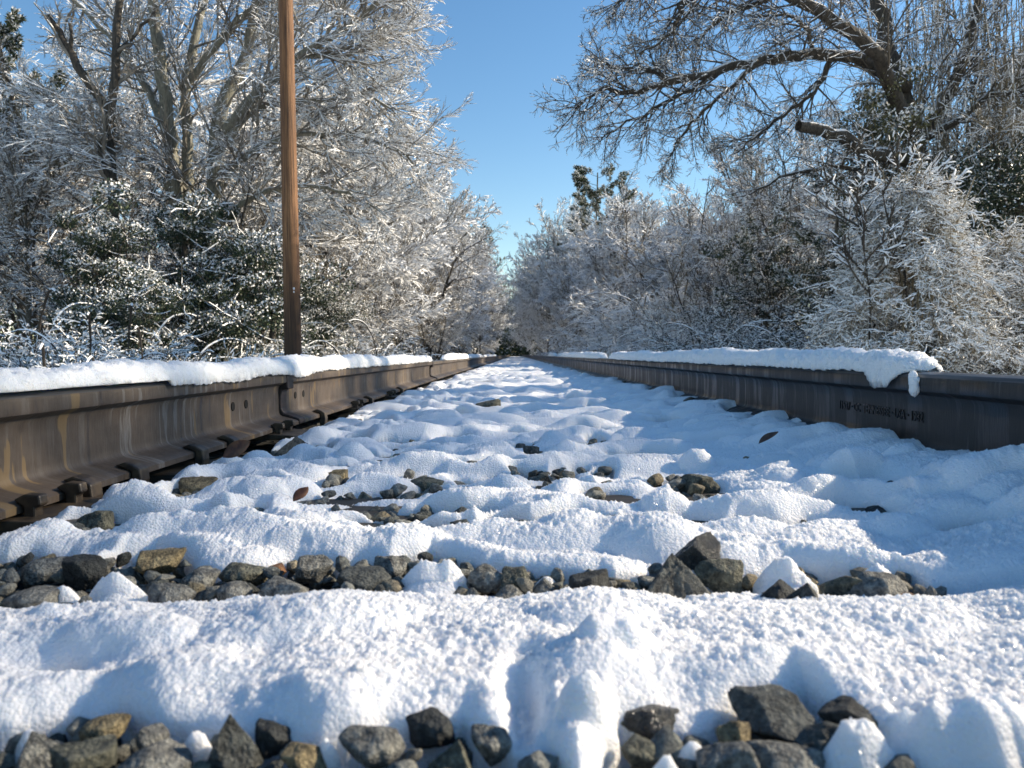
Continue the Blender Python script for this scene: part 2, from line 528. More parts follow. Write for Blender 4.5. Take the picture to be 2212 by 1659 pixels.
def snow_cap(sgn, y0, y1, h0, h1, label, end0=0.06, end1=0.06, seed=0, drop=None, wid=0.043):
    ys = [y0]
    while ys[-1] < y1: ys.append(min(y1, ys[-1] + max(0.0022, 0.0030 * ys[-1])))
    ys = np.array(ys); n = len(ys); S = 44
    u = (ys - y0) / (y1 - y0)
    H = h0 + (h1 - h0) * np.clip(u * 3, 0, 1)
    H = H * (1 + 0.16 * nA(ys * 5.0 + seed * 13, ys * 0 + seed) + 0.09 * nB(ys * 14 + seed, ys * 0))
    e = np.clip(np.minimum((ys - y0) / end0, (y1 - ys) / end1), 0, 1); e = np.sqrt(1 - (1 - e) ** 2)
    H = H * e + 0.001
    W = (wid + 0.004 * nB(ys * 8 + seed * 3, ys * 0 + 5)) * (0.55 + 0.45 * e)
    a = np.linspace(0, 2 * PI, S, endpoint=False)
    ca, sa = np.cos(a), np.sin(a)
    X = W[:, None] * np.sign(ca) * np.abs(ca) ** 0.8
    Z = np.where(sa > 0, H[:, None] * np.abs(sa) ** 0.85, 0)
    lip = 0.007 + 0.003 * nC(ys * 7 + seed * 7, ys * 0) + 0.003 * nA(ys * 70, ys * 0 + seed)
    if drop is not None:
        lip = lip + drop(ys)
    lipm = np.clip(lip, 0.0, 0.06)[:, None] * e[:, None]
    side = np.clip((np.abs(X) - W[:, None] * 0.72) / (W[:, None] * 0.28), 0, 1)
    Z = np.where(sa <= 0, -lipm * side + 0.001, Z)
    Z = np.where((sa > 0) & (sa < 0.25), Z - lipm * 0.6 * (0.25 - sa) * 4 * 0.5, Z)
    Y = np.repeat(ys[:, None], S, 1)
    g = rng.normal(size=(n, S)) * 0.0011 + 0.0022 * nA(Y * 170, a[None, :] * 7 + seed) + 0.003 * nB(Y * 45, a[None, :] * 2.4 + seed)
    X = X + g * ca; Z = Z + g * np.where(sa > -0.1, sa + 0.3, 0.2)
    V = np.stack([X, Y, Z], -1)
    c0 = V[0].mean(0, keepdims=True); c1 = V[-1].mean(0, keepdims=True)
    i = np.arange(n - 1)[:, None] * S; j = np.arange(S)[None, :]
    q = np.stack([i + j, i + (j + 1) % S, i + S + (j + 1) % S, i + S + j], -1).reshape(-1, 4)
    VV = np.concatenate([V.reshape(-1, 3), c0, c1])
    jj = np.arange(S)
    t0 = np.stack([jj, (jj + 1) % S, np.full(S, n * S)], -1); t1 = np.stack([(n - 1) * S + (jj + 1) % S, (n - 1) * S + jj, np.full(S, n * S + 1)], -1)
    org = np.array([sgn * (G + 0.035), y0, 0.0])
    VV = VV + np.array([0, -y0, 0.0005])
    o = obj('snow_ridge', make_mesh('snow_ridge', VV, [q[:, ::-1], t0[:, ::-1], t1[:, ::-1]], [M['snow']], None, True), None, org)
    tag(o, label, 'snow', 'ridges of snow lying on the rails')
    return o


snow_cap(-1, 0.55, 6.75, 0.026, 0.046, 'long ridge of snow on the rail below the utility pole', seed=1, end1=.25,
         drop=lambda y: np.where(y < 1.6, -0.02, 0) + 0.016 * np.exp(-((y - 2.60) / .12) ** 2) + 0.010 * np.exp(-((y - 1.85) / .25) ** 2))
snow_cap(-1, 8.1, 12.0, .055, .06, 'short bright snow ridge on the clipped rail, past the bare gap', seed=2, end0=.5, end1=.3)
snow_cap(-1, 12.3, 17.0, .055, .055, 'second short snow ridge on the clipped rail, past the bright one', seed=3, end0=.4, end1=.4)
snow_cap(-1, 18.5, 30.0, .05, .05, 'distant thin snow ridge at the end of the clipped rail', seed=4, end0=.8, end1=.8)
snow_cap(1, 1.43, 6.1, .041, .047, 'long thick ridge of snow on the rail with raised lettering', seed=5, end0=.13, end1=.5, wid=.045,
         drop=lambda y: 0.034 * np.exp(-((y - 1.53) / .055) ** 4) - 0.003)
snow_cap(1, 6.65, 13.6, .050, .050, 'rounded snow loaf on the lettered rail, beyond the bare gap', seed=6, end0=.35, end1=.5)
snow_cap(1, 14.6, 17.5, .06, .06, 'small snow lump on the lettered rail, behind the loaf', seed=7, end0=.4, end1=.4)
# little clinging lump beside the ridge end
th = rng.normal(size=(1,))


def blob(name, c, r, label, cat, group=None, mat='snow', seed=0):
    u = np.linspace(0, PI, 40); v = np.linspace(0, 2 * PI, 56, endpoint=False)
    uu, vv = np.meshgrid(u, v, indexing='ij')
    d = np.stack([np.sin(uu) * np.cos(vv), np.sin(uu) * np.sin(vv), np.cos(uu)], -1)
    k = 1 + 0.22 * nA(d[..., 0] * 2.3 + seed, d[..., 2] * 2.3 + d[..., 1]) + 0.10 * nB(d[..., 0] * 7 + seed, d[..., 2] * 7 + 3 * d[..., 1]) + .05 * nC(d[..., 0] * 21, d[..., 2] * 21 + d[..., 1] * 9)
    V = d * k[..., None] * np.array(r)
    n0, n1 = uu.shape
    i = np.arange(n0 - 1)[:, None] * n1; j = np.arange(n1)[None, :]
    q = np.stack([i + j, i + n1 + j, i + n1 + (j + 1) % n1, i + (j + 1) % n1], -1).reshape(-1, 4)
    o = obj(name, make_mesh(name, V.reshape(-1, 3), [q], [M[mat]], None, True), None, c)
    tag(o, label, cat, group)
    return o


blob('snow_lump', (G - 0.003, 1.405, -0.020), (.009, .013, .021), 'small ragged snow lump stuck to the side of the lettered rail head', 'snow')

# ------------------------------------------------------------------ snow between the rails (height field over the ballast)
def edge_curve(pts, z):
    P = np.array([on_ground(x, y, z)[:2] for x, y in pts]); o = np.argsort(P[:, 0])
    return P[o, 0], P[o, 1]


EA = edge_curve([(x, y + (10 if x < 1190 else 2)) for x, y in [(-60, 1560), (0, 1555), (150, 1535), (300, 1540), (430, 1560), (520, 1575), (700, 1592), (900, 1565), (1000, 1550), (1080, 1590), (1180, 1600), (1215, 1640), (1250, 1668),
                 (1300, 1640), (1335, 1560), (1500, 1562), (1620, 1532), (1740, 1512), (1800, 1548), (1920, 1562), (1990, 1590), (2005, 1650), (2212, 1660), (2300, 1660)]], ZB + .006)
EB1 = edge_curve([(-200, 1220), (0, 1225), (60, 1215), (150, 1212), (200, 1238), (260, 1215), (330, 1205), (430, 1228), (520, 1232), (640, 1215), (760, 1218), (840, 1226), (930, 1210), (1050, 1238),
                  (1200, 1242), (1330, 1246), (1400, 1232), (1480, 1252), (1600, 1248), (1700, 1238), (1830, 1252), (1950, 1255), (2040, 1290), (2120, 1300), (2212, 1300), (2400, 1300)], ZB + .006)
# holes: px, py, half width px, half height px   (bare places in the snow, with stones in them)
HOLES = [(1140, 1131, 215, 13), (800, 1064, 95, 11), (1182, 1046, 34, 12), (918, 1052, 44, 11), (722, 1042, 36, 14), (425, 1058, 75, 22), (545, 1116, 24, 10), (1512, 1052, 48, 20), (1545, 1088, 60, 12),
         (1826, 1055, 44, 15), (1922, 1062, 40, 22), (1900, 1112, 34, 17), (2100, 1142, 60, 10), (1160, 976, 48, 13), (978, 946, 40, 9), (885, 974, 60, 8), (635, 966, 75, 14), (765, 947, 30, 7),
         (205, 1136, 95, 22), (95, 1425, 95, 16), (1050, 884, 30, 6), (1660, 961, 24, 5), (600, 905, 20, 8), (850, 850, 22, 8), (785, 905, 30, 6), (1570, 878, 30, 6), (1225, 1015, 40, 7), (500, 975, 26, 9),
         (1490, 1120, 60, 9), (1680, 1245, 90, 12), (1260, 1008, 30, 6), (330, 1050, 24, 12), (470, 1040, 30, 8), (1285, 942, 22, 5), (1600, 905, 26, 5), (1890, 930, 40, 6)]
# blobs of snow inside the bare strip and separate mounds: px, py (foot), half width px, height m
BLOBS = [(935, 1272, 88, .036), (1565, 1305, 55, .026), (1700, 1262, 70, .030), (235, 1300, 75, .034), (1910, 1268, 60, .022), (1270, 1600, 80, .040), (1880, 1655, 105, .030), (2130, 1650, 190, .040),
         (1330, 1470, 120, .030), (100, 1375, 60, .018), (1390, 1290, 34, .018), (760, 1302, 36, .016), (130, 1292, 42, .018), (520, 1316, 46, .018), (1620, 1278, 40, .020), (2020, 1300, 46, .022), (1180, 1262, 34, .016), (420, 1602, 34, .016), (700, 1630, 40, .018), (1500, 1628, 46, .020), (1440, 1660, 40, .016), (60, 1600, 40, .016)]
MOUNDS = [(1510, 1000, 48, .050), (1052, 872, 26, .036), (880, 935, 110, .030), (1430, 1160, 130, .034), (560, 1150, 140, .022), (255, 1075, 62, .040), (500, 1100, 60, .034), (632, 1075, 55, .024), (430, 1030, 110, .030),
          (1040, 960, 70, .026), (830, 900, 90, .024), (610, 945, 40, .026), (1340, 1030, 110, .022), (1640, 1060, 110, .030), (1850, 1030, 75, .042), (2100, 1010, 90, .040), (1950, 960, 110, .030), (1780, 930, 70, .032),
          (1600, 1130, 120, .024), (1000, 1090, 120, .022), (1255, 800, 18, .045), (920, 865, 26, .035), (1290, 1330, 150, .026), (700, 1330, 220, .018), (1700, 1340, 260, .016), (250, 1380, 160, .020), (1950, 1330, 200, .020),
          (230, 1205, 150, .026), (720, 1180, 160, .020), (880, 1160, 100, .024), (1750, 1190, 130, .022), (1880, 1205, 110, .024), (2100, 1210, 140, .026)]


def snow_field(xs, ys, fine=True, seed=11):
    X, Y = np.meshgrid(xs, ys)
    X = X.astype(np.float32); Y = Y.astype(np.float32)
    n1, n2, n3, n4 = Noise2(21), Noise2(22), Noise2(23), Noise2(24)
    wob = 0.009 * fbm(n1, X * 15, Y * 15, 2) + 0.0025 * n2(X * 70, Y * 70)
    # signed inside-ness in metres
    inA = Y - np.interp(xs, *EA)[None, :] + wob * 1.0 + .008 * n4(X * 22, Y * 22) + .006
    b0 = 0.742 + 0.03 * n3(xs * 5, xs * 0)
    b1 = np.interp(xs, *EB1)
    gap = np.maximum(b0[None, :] - Y, Y - b1[None, :]) + wob * 0.8
    Mk = np.minimum(inA, gap)
    for px, py, hw, hh in HOLES:
        c = on_ground(px, py, ZB + .02); sx = hw * c[1] / 1660; hy = max(.010, .72 * hh * c[1] ** 2 / (1660 * .23))
        if c[1] > ys[-1] + .3 or c[1] < ys[0] - .3: continue
        r = np.sqrt(((X - c[0]) / sx) ** 2 + ((Y - c[1]) / hy) ** 2)
        Mk = np.minimum(Mk, (r - 1) * min(sx, hy) * 1.2 + wob * 0.8)
    rs = np.random.default_rng(91)
    for k in range(165):
        cy = .98 + 4.2 * rs.random() ** 1.6; cx = rs.uniform(-.62, .50); sx = rs.uniform(.020, .085); sy = rs.uniform(.013, .026) * (1 + .25 * cy)
        if ys[0] - .2 < cy < ys[-1] + .2:
            i0, i1 = np.searchsorted(ys, (cy - sy * 3, cy + sy * 3)); j0, j1 = np.searchsorted(xs, (cx - sx * 2, cx + sx * 2))
            q = np.sqrt(((X[i0:i1, j0:j1] - cx) / sx) ** 2 + ((Y[i0:i1, j0:j1] - cy + .25 * sy * np.sin(X[i0:i1, j0:j1] * 60)) / sy) ** 2)
            Mk[i0:i1, j0:j1] = np.minimum(Mk[i0:i1, j0:j1], (q - 1) * sy * 1.1 + wob[i0:i1, j0:j1] * .6)
    # along the clipped rail the snow stops short of the foot
    Mk = np.minimum(Mk, X + 0.640 + 0.035 * n3(X * 3, Y * 9) + wob)
    bl = np.zeros_like(X)
    for px, py, hw, hh in BLOBS:
        c = on_ground(px, py, ZB + .01); sx = hw * c[1] / 1660; hy = sx * 0.62
        r2 = ((X - c[0]) / sx) ** 2 + ((Y - c[1] - hy * .6) / hy) ** 2 + wob * 16 + .25 * n2(X * 60, Y * 60)
        Mk = np.maximum(Mk, (1 - np.sqrt(np.clip(r2, 0, 9))) * hy)
        bl = np.maximum(bl, hh * .62 * np.clip(1 - r2, 0, 1) ** (0.8 if hw < 100 else 1.3))
    prof = np.clip(Mk / 0.042, 0, 1); prof = np.sqrt(1 - (1 - prof) ** 2)
    T = 0.019 + 0.007 * n4(X * 4, Y * 5) + 0.006 * n1(X * 11, Y * 13)
    T = T + 0.006 * np.cos((Y - 0.62) / 0.50 * 2 * PI) * np.exp(-Y * .25) + np.where(Y > .95, .0075 * np.cos((Y + .03 * n3(X * 4, Y * 2)) / 0.215 * 2 * PI) * np.exp(-(Y - .95) * .35), 0)
    # drift against the lettered rail
    T = T + np.clip((X - 0.44) / 0.24, 0, 1) ** 1.3 * (0.056 + 0.030 * n2(X * 2 + 4, Y * 2.7)) * np.exp(-np.clip(Y - 1.2, 0, 9) * .4)
    L = bl.copy()
    r = np.random.default_rng(seed)

    def bumpadd(cx, cy, sx, sy, h, pw=0.75, rot=0.0):
        i0, i1 = np.searchsorted(ys, (cy - sy * 1.1, cy + sy * 1.1)); j0, j1 = np.searchsorted(xs, (cx - sx * 1.1, cx + sx * 1.1))
        if i1 <= i0 or j1 <= j0: return
        x = X[i0:i1, j0:j1] - cx; y = Y[i0:i1, j0:j1] - cy
        r2 = (x / sx) ** 2 + (y / sy) ** 2 + wob[i0:i1, j0:j1] * 5
        b = h * np.clip(1 - r2, 0, 1) ** pw
        l = L[i0:i1, j0:j1]
        L[i0:i1, j0:j1] = np.maximum(l, b) + 0.30 * np.minimum(l, b)

    for px, py, hw, hh in MOUNDS:
        c = on_ground(px, py, ZB + .03); sx = hw * c[1] / 1660
        bumpadd(c[0], c[1] + sx * .3, sx, sx * .75, hh * .8, .9)
    for k in range(2600):
        cy = .16 + 40 * r.random() ** 3.0; cx = r.uniform(-.66, .74)
        sz = r.uniform(.014, .050) * (1 + .22 * min(cy, 5)); q = r.random(5)
        if cy < .78: sz *= .7
        if ys[0] - .3 < cy < ys[-1] + .3:
            bumpadd(cx, cy, sz * (1.1 + 1.6 * q[0]), sz * (.6 + .4 * q[1]), min(.040, sz * (.13 + .27 * q[2])) * (0.5 if cy < .78 else 1.0) * (0.65 if cy > 6 else 1), .8 + .6 * q[3])
    # snow-bonneted stones further along
    for k in range(1050):
        cy = .95 + 16 * r.random() ** 1.8; cx = r.uniform(-.60, .72); sz = r.uniform(.013, .042) * (1 + .06 * cy); q = r.random(3)
        if r.random() < .35: cx = -.60 + .25 * q[2]
        if ys[0] - .3 < cy < ys[-1] + .3:
            bumpadd(cx, cy, sz * (.9 + .4 * q[0]), sz * (.9 + .3 * q[1]), min(.044, sz * r.uniform(.35, .62)), .72)
    TL = T + L
    cy_ = np.array([(0, 1330), (150, 1300), (240, 1285), (330, 1320), (480, 1300), (620, 1290), (780, 1282), (900, 1300), (1000, 1325), (1090, 1335), (1180, 1310), (1290, 1270), (1380, 1300), (1500, 1335), (1650, 1325), (1800, 1310), (1950, 1300), (2080, 1275), (2212, 1250), (2400, 1240)], float)
    cxw = (cy_[:, 0] - 1115) * .66 / 1660
    capx = (np.interp(xs, cxw, CAM.z - (cy_[:, 1] - 765 + .0157 * (cy_[:, 0] - 1115)) * .66 / 1660 - ZB) + .004 * n3(xs * 26, xs * 0 + 3) - .002)[None, :]
    back = b0[None, :] - Y
    cap1 = .004 + capx * np.clip(back / .075, 0, 1) ** .7 + .22 * np.clip(back - .075, 0, 1)       # the first band falls away gently behind its crest
    TL = np.where(Y < b0[None, :] + .02, -np.log(np.exp(-TL * 220) + np.exp(-cap1 * 220)) / 220, TL)
    TL = np.maximum(TL, .86 * capx * np.exp(-((Y - .655) / .055) ** 2) * (Y < .9))
    TL = np.maximum(TL, bl)
    for px, py, hw, dd, zz in ((1130, 1480, 42, .030, .05), (700, 1470, 150, -.012, .04), (330, 1450, 120, -.012, .04), (1290, 1420, 100, -.016, .03), (1700, 1430, 170, -.012, .04), (560, 1400, 60, .010, .02), (1500, 1480, 70, .012, .03), (180, 1470, 60, .014, .03)):
        c = on_ground(px, py, ZB + .03); sx = hw * c[1] / 1660
        TL = TL - dd * np.exp(-((X - c[0]) / sx) ** 2 - ((Y - c[1]) / zz) ** 2)
    TL = np.maximum(TL, .004)
    TL = np.where(Y > 5, np.minimum(TL, .075 - np.clip((Y - 5) * .0018, 0, .04)), TL)
    Z = ZB + TL * prof
    Z = np.where(Mk <= 0, ZB - 0.045, Z)
    grain = 0.0013 * n3(X * 260, Y * 260) + 0.0009 * n1(X * 95, Y * 100) + r.normal(size=X.shape).astype(np.float32) * 0.0010
    clump = np.clip(n2(X * 130 + 3, Y * 130), 0, 1) ** 2 * 0.0030 + np.clip(n4(X * 48 + 3, Y * 52), 0, 1) ** 2 * 0.0012
    fade = np.clip(.95 / Y, .14, 1)
    gy_ = np.gradient(Z, axis=0) / np.gradient(Y, axis=0); fade = fade / (1 + (gy_ / .5) ** 2)
    Z = Z + np.where(Mk > 0, (grain + clump) * fade * np.clip(prof * 1.4, 0, 1), 0)
    Z = np.where(np.abs(X) > 0.70, np.minimum(Z, -0.085), Z)
    return X, Y, Z, Mk


def grid_faces(nr, nc, base=0):
    i = np.arange(nr - 1)[:, None] * nc; j = np.arange(nc - 1)[None, :]
    return (np.stack([i + j, i + j + 1, i + nc + j + 1, i + nc + j], -1).reshape(-1, 4) + base)


ys = [0.16]
while ys[-1] < 6.0: ys.append(ys[-1] + max(0.0014, 0.0034 * ys[-1]))
ys = np.array(ys); xs = np.linspace(-0.70, 0.742, 920)
X1, Y1, Z1, MK1 = snow_field(xs, ys)
ysf = [5.94]
while ysf[-1] < RAIL_END: ysf.append(ysf[-1] + 0.006 * ysf[-1])
ysf = np.array(ysf); xsf = np.linspace(-0.70, 0.742, 190)
X2, Y2, Z2, MK2 = snow_field(xsf, ysf)
Va = np.stack([X1, Y1, Z1], -1).reshape(-1, 3); Vb = np.stack([X2, Y2, Z2 - 0.0012], -1).reshape(-1, 3)
fa = grid_faces(*X1.shape); fb = grid_faces(*X2.shape, base=len(Va))
# drop faces that lie under the ballast
bare = (MK1 <= -0.012).reshape(-1)
fa = fa[~bare[fa].all(1)]
o = obj('snow_cover', make_mesh('snow_cover', np.concatenate([Va, Vb]), [fa, fb], [M['snow']], None, True))
tag(o, 'lumpy white snow lying between the two rails', 'snow', None, 'structure')


def is_bare(x, y):
    i = min(max(int(np.searchsorted(ys, y)), 0), len(ys) - 1); j = min(max(int(np.searchsorted(xs, x)), 0), len(xs) - 1)
    return float(MK1[i, j])


# ballast bed, shoulders and forest floor
def terrain(x, y):
    ax = np.abs(x)
    z = np.where(ax < 1.5, ZB - 0.016, ZB - 0.016 - (ax - 1.5) * 0.42)
    z = np.maximum(z, -0.75 + 0.0 * ax)
    z = z + np.where(ax > 3.0, 0.14 * nA(x * .4, y * .4) + 0.05 * nB(x * 1.7, y * 1.7), 0) + np.clip((ax - 9) * .03, 0, 1.2)
    return z


gx = np.linspace(-2.6, 2.6, 170); gy = [-1.5]
while gy[-1] < 130: gy.append(gy[-1] + max(.03, .03 * abs(gy[-1])))
gy = np.array(gy)
X, Y = np.meshgrid(gx, gy); Z = terrain(X, Y) + np.where(np.abs(X) < .8, 0.006 * nA(X * 40, Y * 40) - .004, 0)
o = obj('ballast_bed', make_mesh('ballast_bed', np.stack([X, Y, Z], -1).reshape(-1, 3), [grid_faces(*X.shape)], [M['bed']], None, True))
tag(o, 'dark crushed stone bed under the track', 'ballast', None, 'structure')
# snow on the shoulders
for sgn in (-1, 1):
    sx_ = sgn * np.linspace(0.83, 4.2, 190)
    sy = [-1.0]
    while sy[-1] < 120: sy.append(sy[-1] + max(.016, .014 * abs(sy[-1])))
    sy = np.array(sy)
    X, Y = np.meshgrid(sx_, sy)
    lump = 0.030 * np.abs(fbm(nB, X * 9, Y * 9, 3)) + 0.012 * nC(X * 30, Y * 30)
    Z = terrain(X, Y) + 0.022 + lump - 0.07 * np.clip(fbm(nA, X * 3.1 + 7, Y * 3.1, 2) - .45, 0, 1)
    f = grid_faces(*X.shape)
    o = obj('snow_bank', make_mesh('snow_bank', np.stack([X, Y, Z], -1).reshape(-1, 3), [f if sgn > 0 else f[:, ::-1]], [M['snow']], None, True))
    tag(o, None, None, None, 'structure')
gx = np.concatenate([-np.geomspace(160, 2.2, 70), [-1.5, 0, 1.5], np.geomspace(2.2, 160, 70)]); gy = np.concatenate([np.linspace(-30, 60, 120), np.geomspace(61, 500, 50)])
X, Y = np.meshgrid(gx, gy); Z = terrain(X, Y) - np.where(np.abs(X) < 2.3, .12, .02)
o = obj('ground', make_mesh('ground', np.stack([X, Y, Z], -1).reshape(-1, 3), [grid_faces(*X.shape)], [M['floor']], None, True))
tag(o, 'forest floor of snow patches and leaf litter', 'ground', None, 'structure')

# ------------------------------------------------------------------ wooden ties under the snow
tie0 = None
for k, y in enumerate((1.13, 1.64)):
    if tie0 is None:
        me = bpy.data.meshes.new('railway_tie')
        hx, hy, hz = 1.28, .11, .075
        me.from_pydata([(sx * hx, sy * hy, sz * hz) for sx in (-1, 1) for sy in (-1, 1) for sz in (-1, 1)], [], [(0, 1, 3, 2), (4, 6, 7, 5), (0, 4, 5, 1), (2, 3, 7, 6), (0, 2, 6, 4), (1, 5, 7, 3)])
        me.materials.append(M['tie'])
        tie0 = obj('railway_tie', me); o = tie0; add_bevel(o, .008)
    else:
        o = tie0.copy(); COL.objects.link(o)
    o.location = (0, y, ZB - .062)
    tag(o, 'dark wooden tie under the first snow beyond the bare gravel' if k == 0 else 'dark wooden tie buried one step further up the track', 'railway tie', 'wooden ties of the track')

# ------------------------------------------------------------------ stones
import bmesh


def ico(sub):
    bm = bmesh.new(); bmesh.ops.create_icosphere(bm, subdivisions=sub, radius=1.0)
    V = np.array([v.co[:] for v in bm.verts]); F = np.array([[v.index for v in f.verts] for f in bm.faces]); bm.free()
    V /= np.linalg.norm(V, axis=1, keepdims=True)
    return V, F


ICO = {s: ico(s) for s in (3, 4, 5)}
BASE_R = 0.02


def rock_shape(seed, sub, kind='blocky'):
    r = np.random.default_rng(seed)
    D, F = ICO[sub]
    n = {'blocky': 12, 'round': 20, 'pyramid': 7}[kind]
    nn = r.normal(size=(n, 3)); nn /= np.linalg.norm(nn, axis=1, keepdims=True)
    dd = r.uniform(.62, 1.0, n) if kind != 'round' else r.uniform(.8, 1.0, n)
    if kind == 'pyramid':
        a = r.uniform(0, 2 * PI) + np.array([0, 2.0, 4.1]); tilt = r.uniform(.45, .75, 3)
        nn[:3] = np.stack([np.cos(a) * np.cos(tilt), np.sin(a) * np.cos(tilt), np.sin(tilt)], -1); dd[:3] = r.uniform(.42, .6, 3)
        nn[3] = (0, 0, -1); dd[3] = .6
        dd[4:] = r.uniform(.9, 1.2, n - 4)
    base = np.concatenate([np.eye(3), -np.eye(3)]); nn = np.concatenate([nn, base]); dd = np.concatenate([dd, np.full(6, 1.05 if kind != 'pyramid' else 1.3)])
    c = D @ nn.T
    rr = np.where(c > 0.05, dd[None, :] / np.maximum(c, .05), 9.0)
    k = {'blocky': 34, 'round': 19, 'pyramid': 36}[kind]
    rad = -np.log(np.exp(-k * rr).sum(1)) / k
    n1, n2 = Noise2(seed + 100), Noise2(seed + 101)
    rad = rad * (1 + .05 * n1(D[:, 0] * 3 + D[:, 2], D[:, 1] * 3) + .03 * n2(D[:, 0] * 9 + 2 * D[:, 2], D[:, 1] * 9) + .016 * n1(D[:, 0] * 24 + 5 * D[:, 2], D[:, 1] * 24))
    return D * rad[:, None] * BASE_R, F


KINDS = ['blocky', 'blocky', 'round', 'blocky', 'pyramid', 'blocky', 'blocky', 'blocky', 'round', 'pyramid', 'blocky', 'blocky']
ROCK = [rock_shape(50 + i, 4, k) for i, k in enumerate(KINDS)]
ROCK_LO = [rock_shape(50 + i, 3, k) for i, k in enumerate(KINDS)]
ROCK_ME = [make_mesh('ballast_stone', V, [F], [M['stone']], None, True) for V, F in ROCK]
stones = []


def explicit_stone(px, py, wpx, hpx, kind, mat, label, seed, name='stone', lift=0.0, rz=None):
    r = np.random.default_rng(seed * 7 + 3)
    V, F = rock_shape(seed, 5, kind)
    c = on_ground(px, py, ZB + .002)
    half = wpx * .5 * c[1] / 1660; hz = hpx * .5 * c[1] / 1660
    a = r.uniform(0, 2 * PI) if rz is None else rz
    ca, sa = math.cos(a), math.sin(a)
    V = V @ np.array([[ca, sa, 0], [-sa, ca, 0], [0, 0, 1]])
    ext = V.max(0) - V.min(0); V = V - (V.max(0) + V.min(0)) / 2
    V = V / ext * np.array([2 * half, 2 * half * r.uniform(.75, 1.05), 2 * hz])
    o = obj(name, make_mesh(name, V, [F], [M[mat]], None, True), None, (c[0], c[1] + half * .4, ZB + hz * .86 + lift))
    tag(o, label, 'stone')
    stones.append((c[0], c[1] + half * .4, max(half, .008)))
    return o


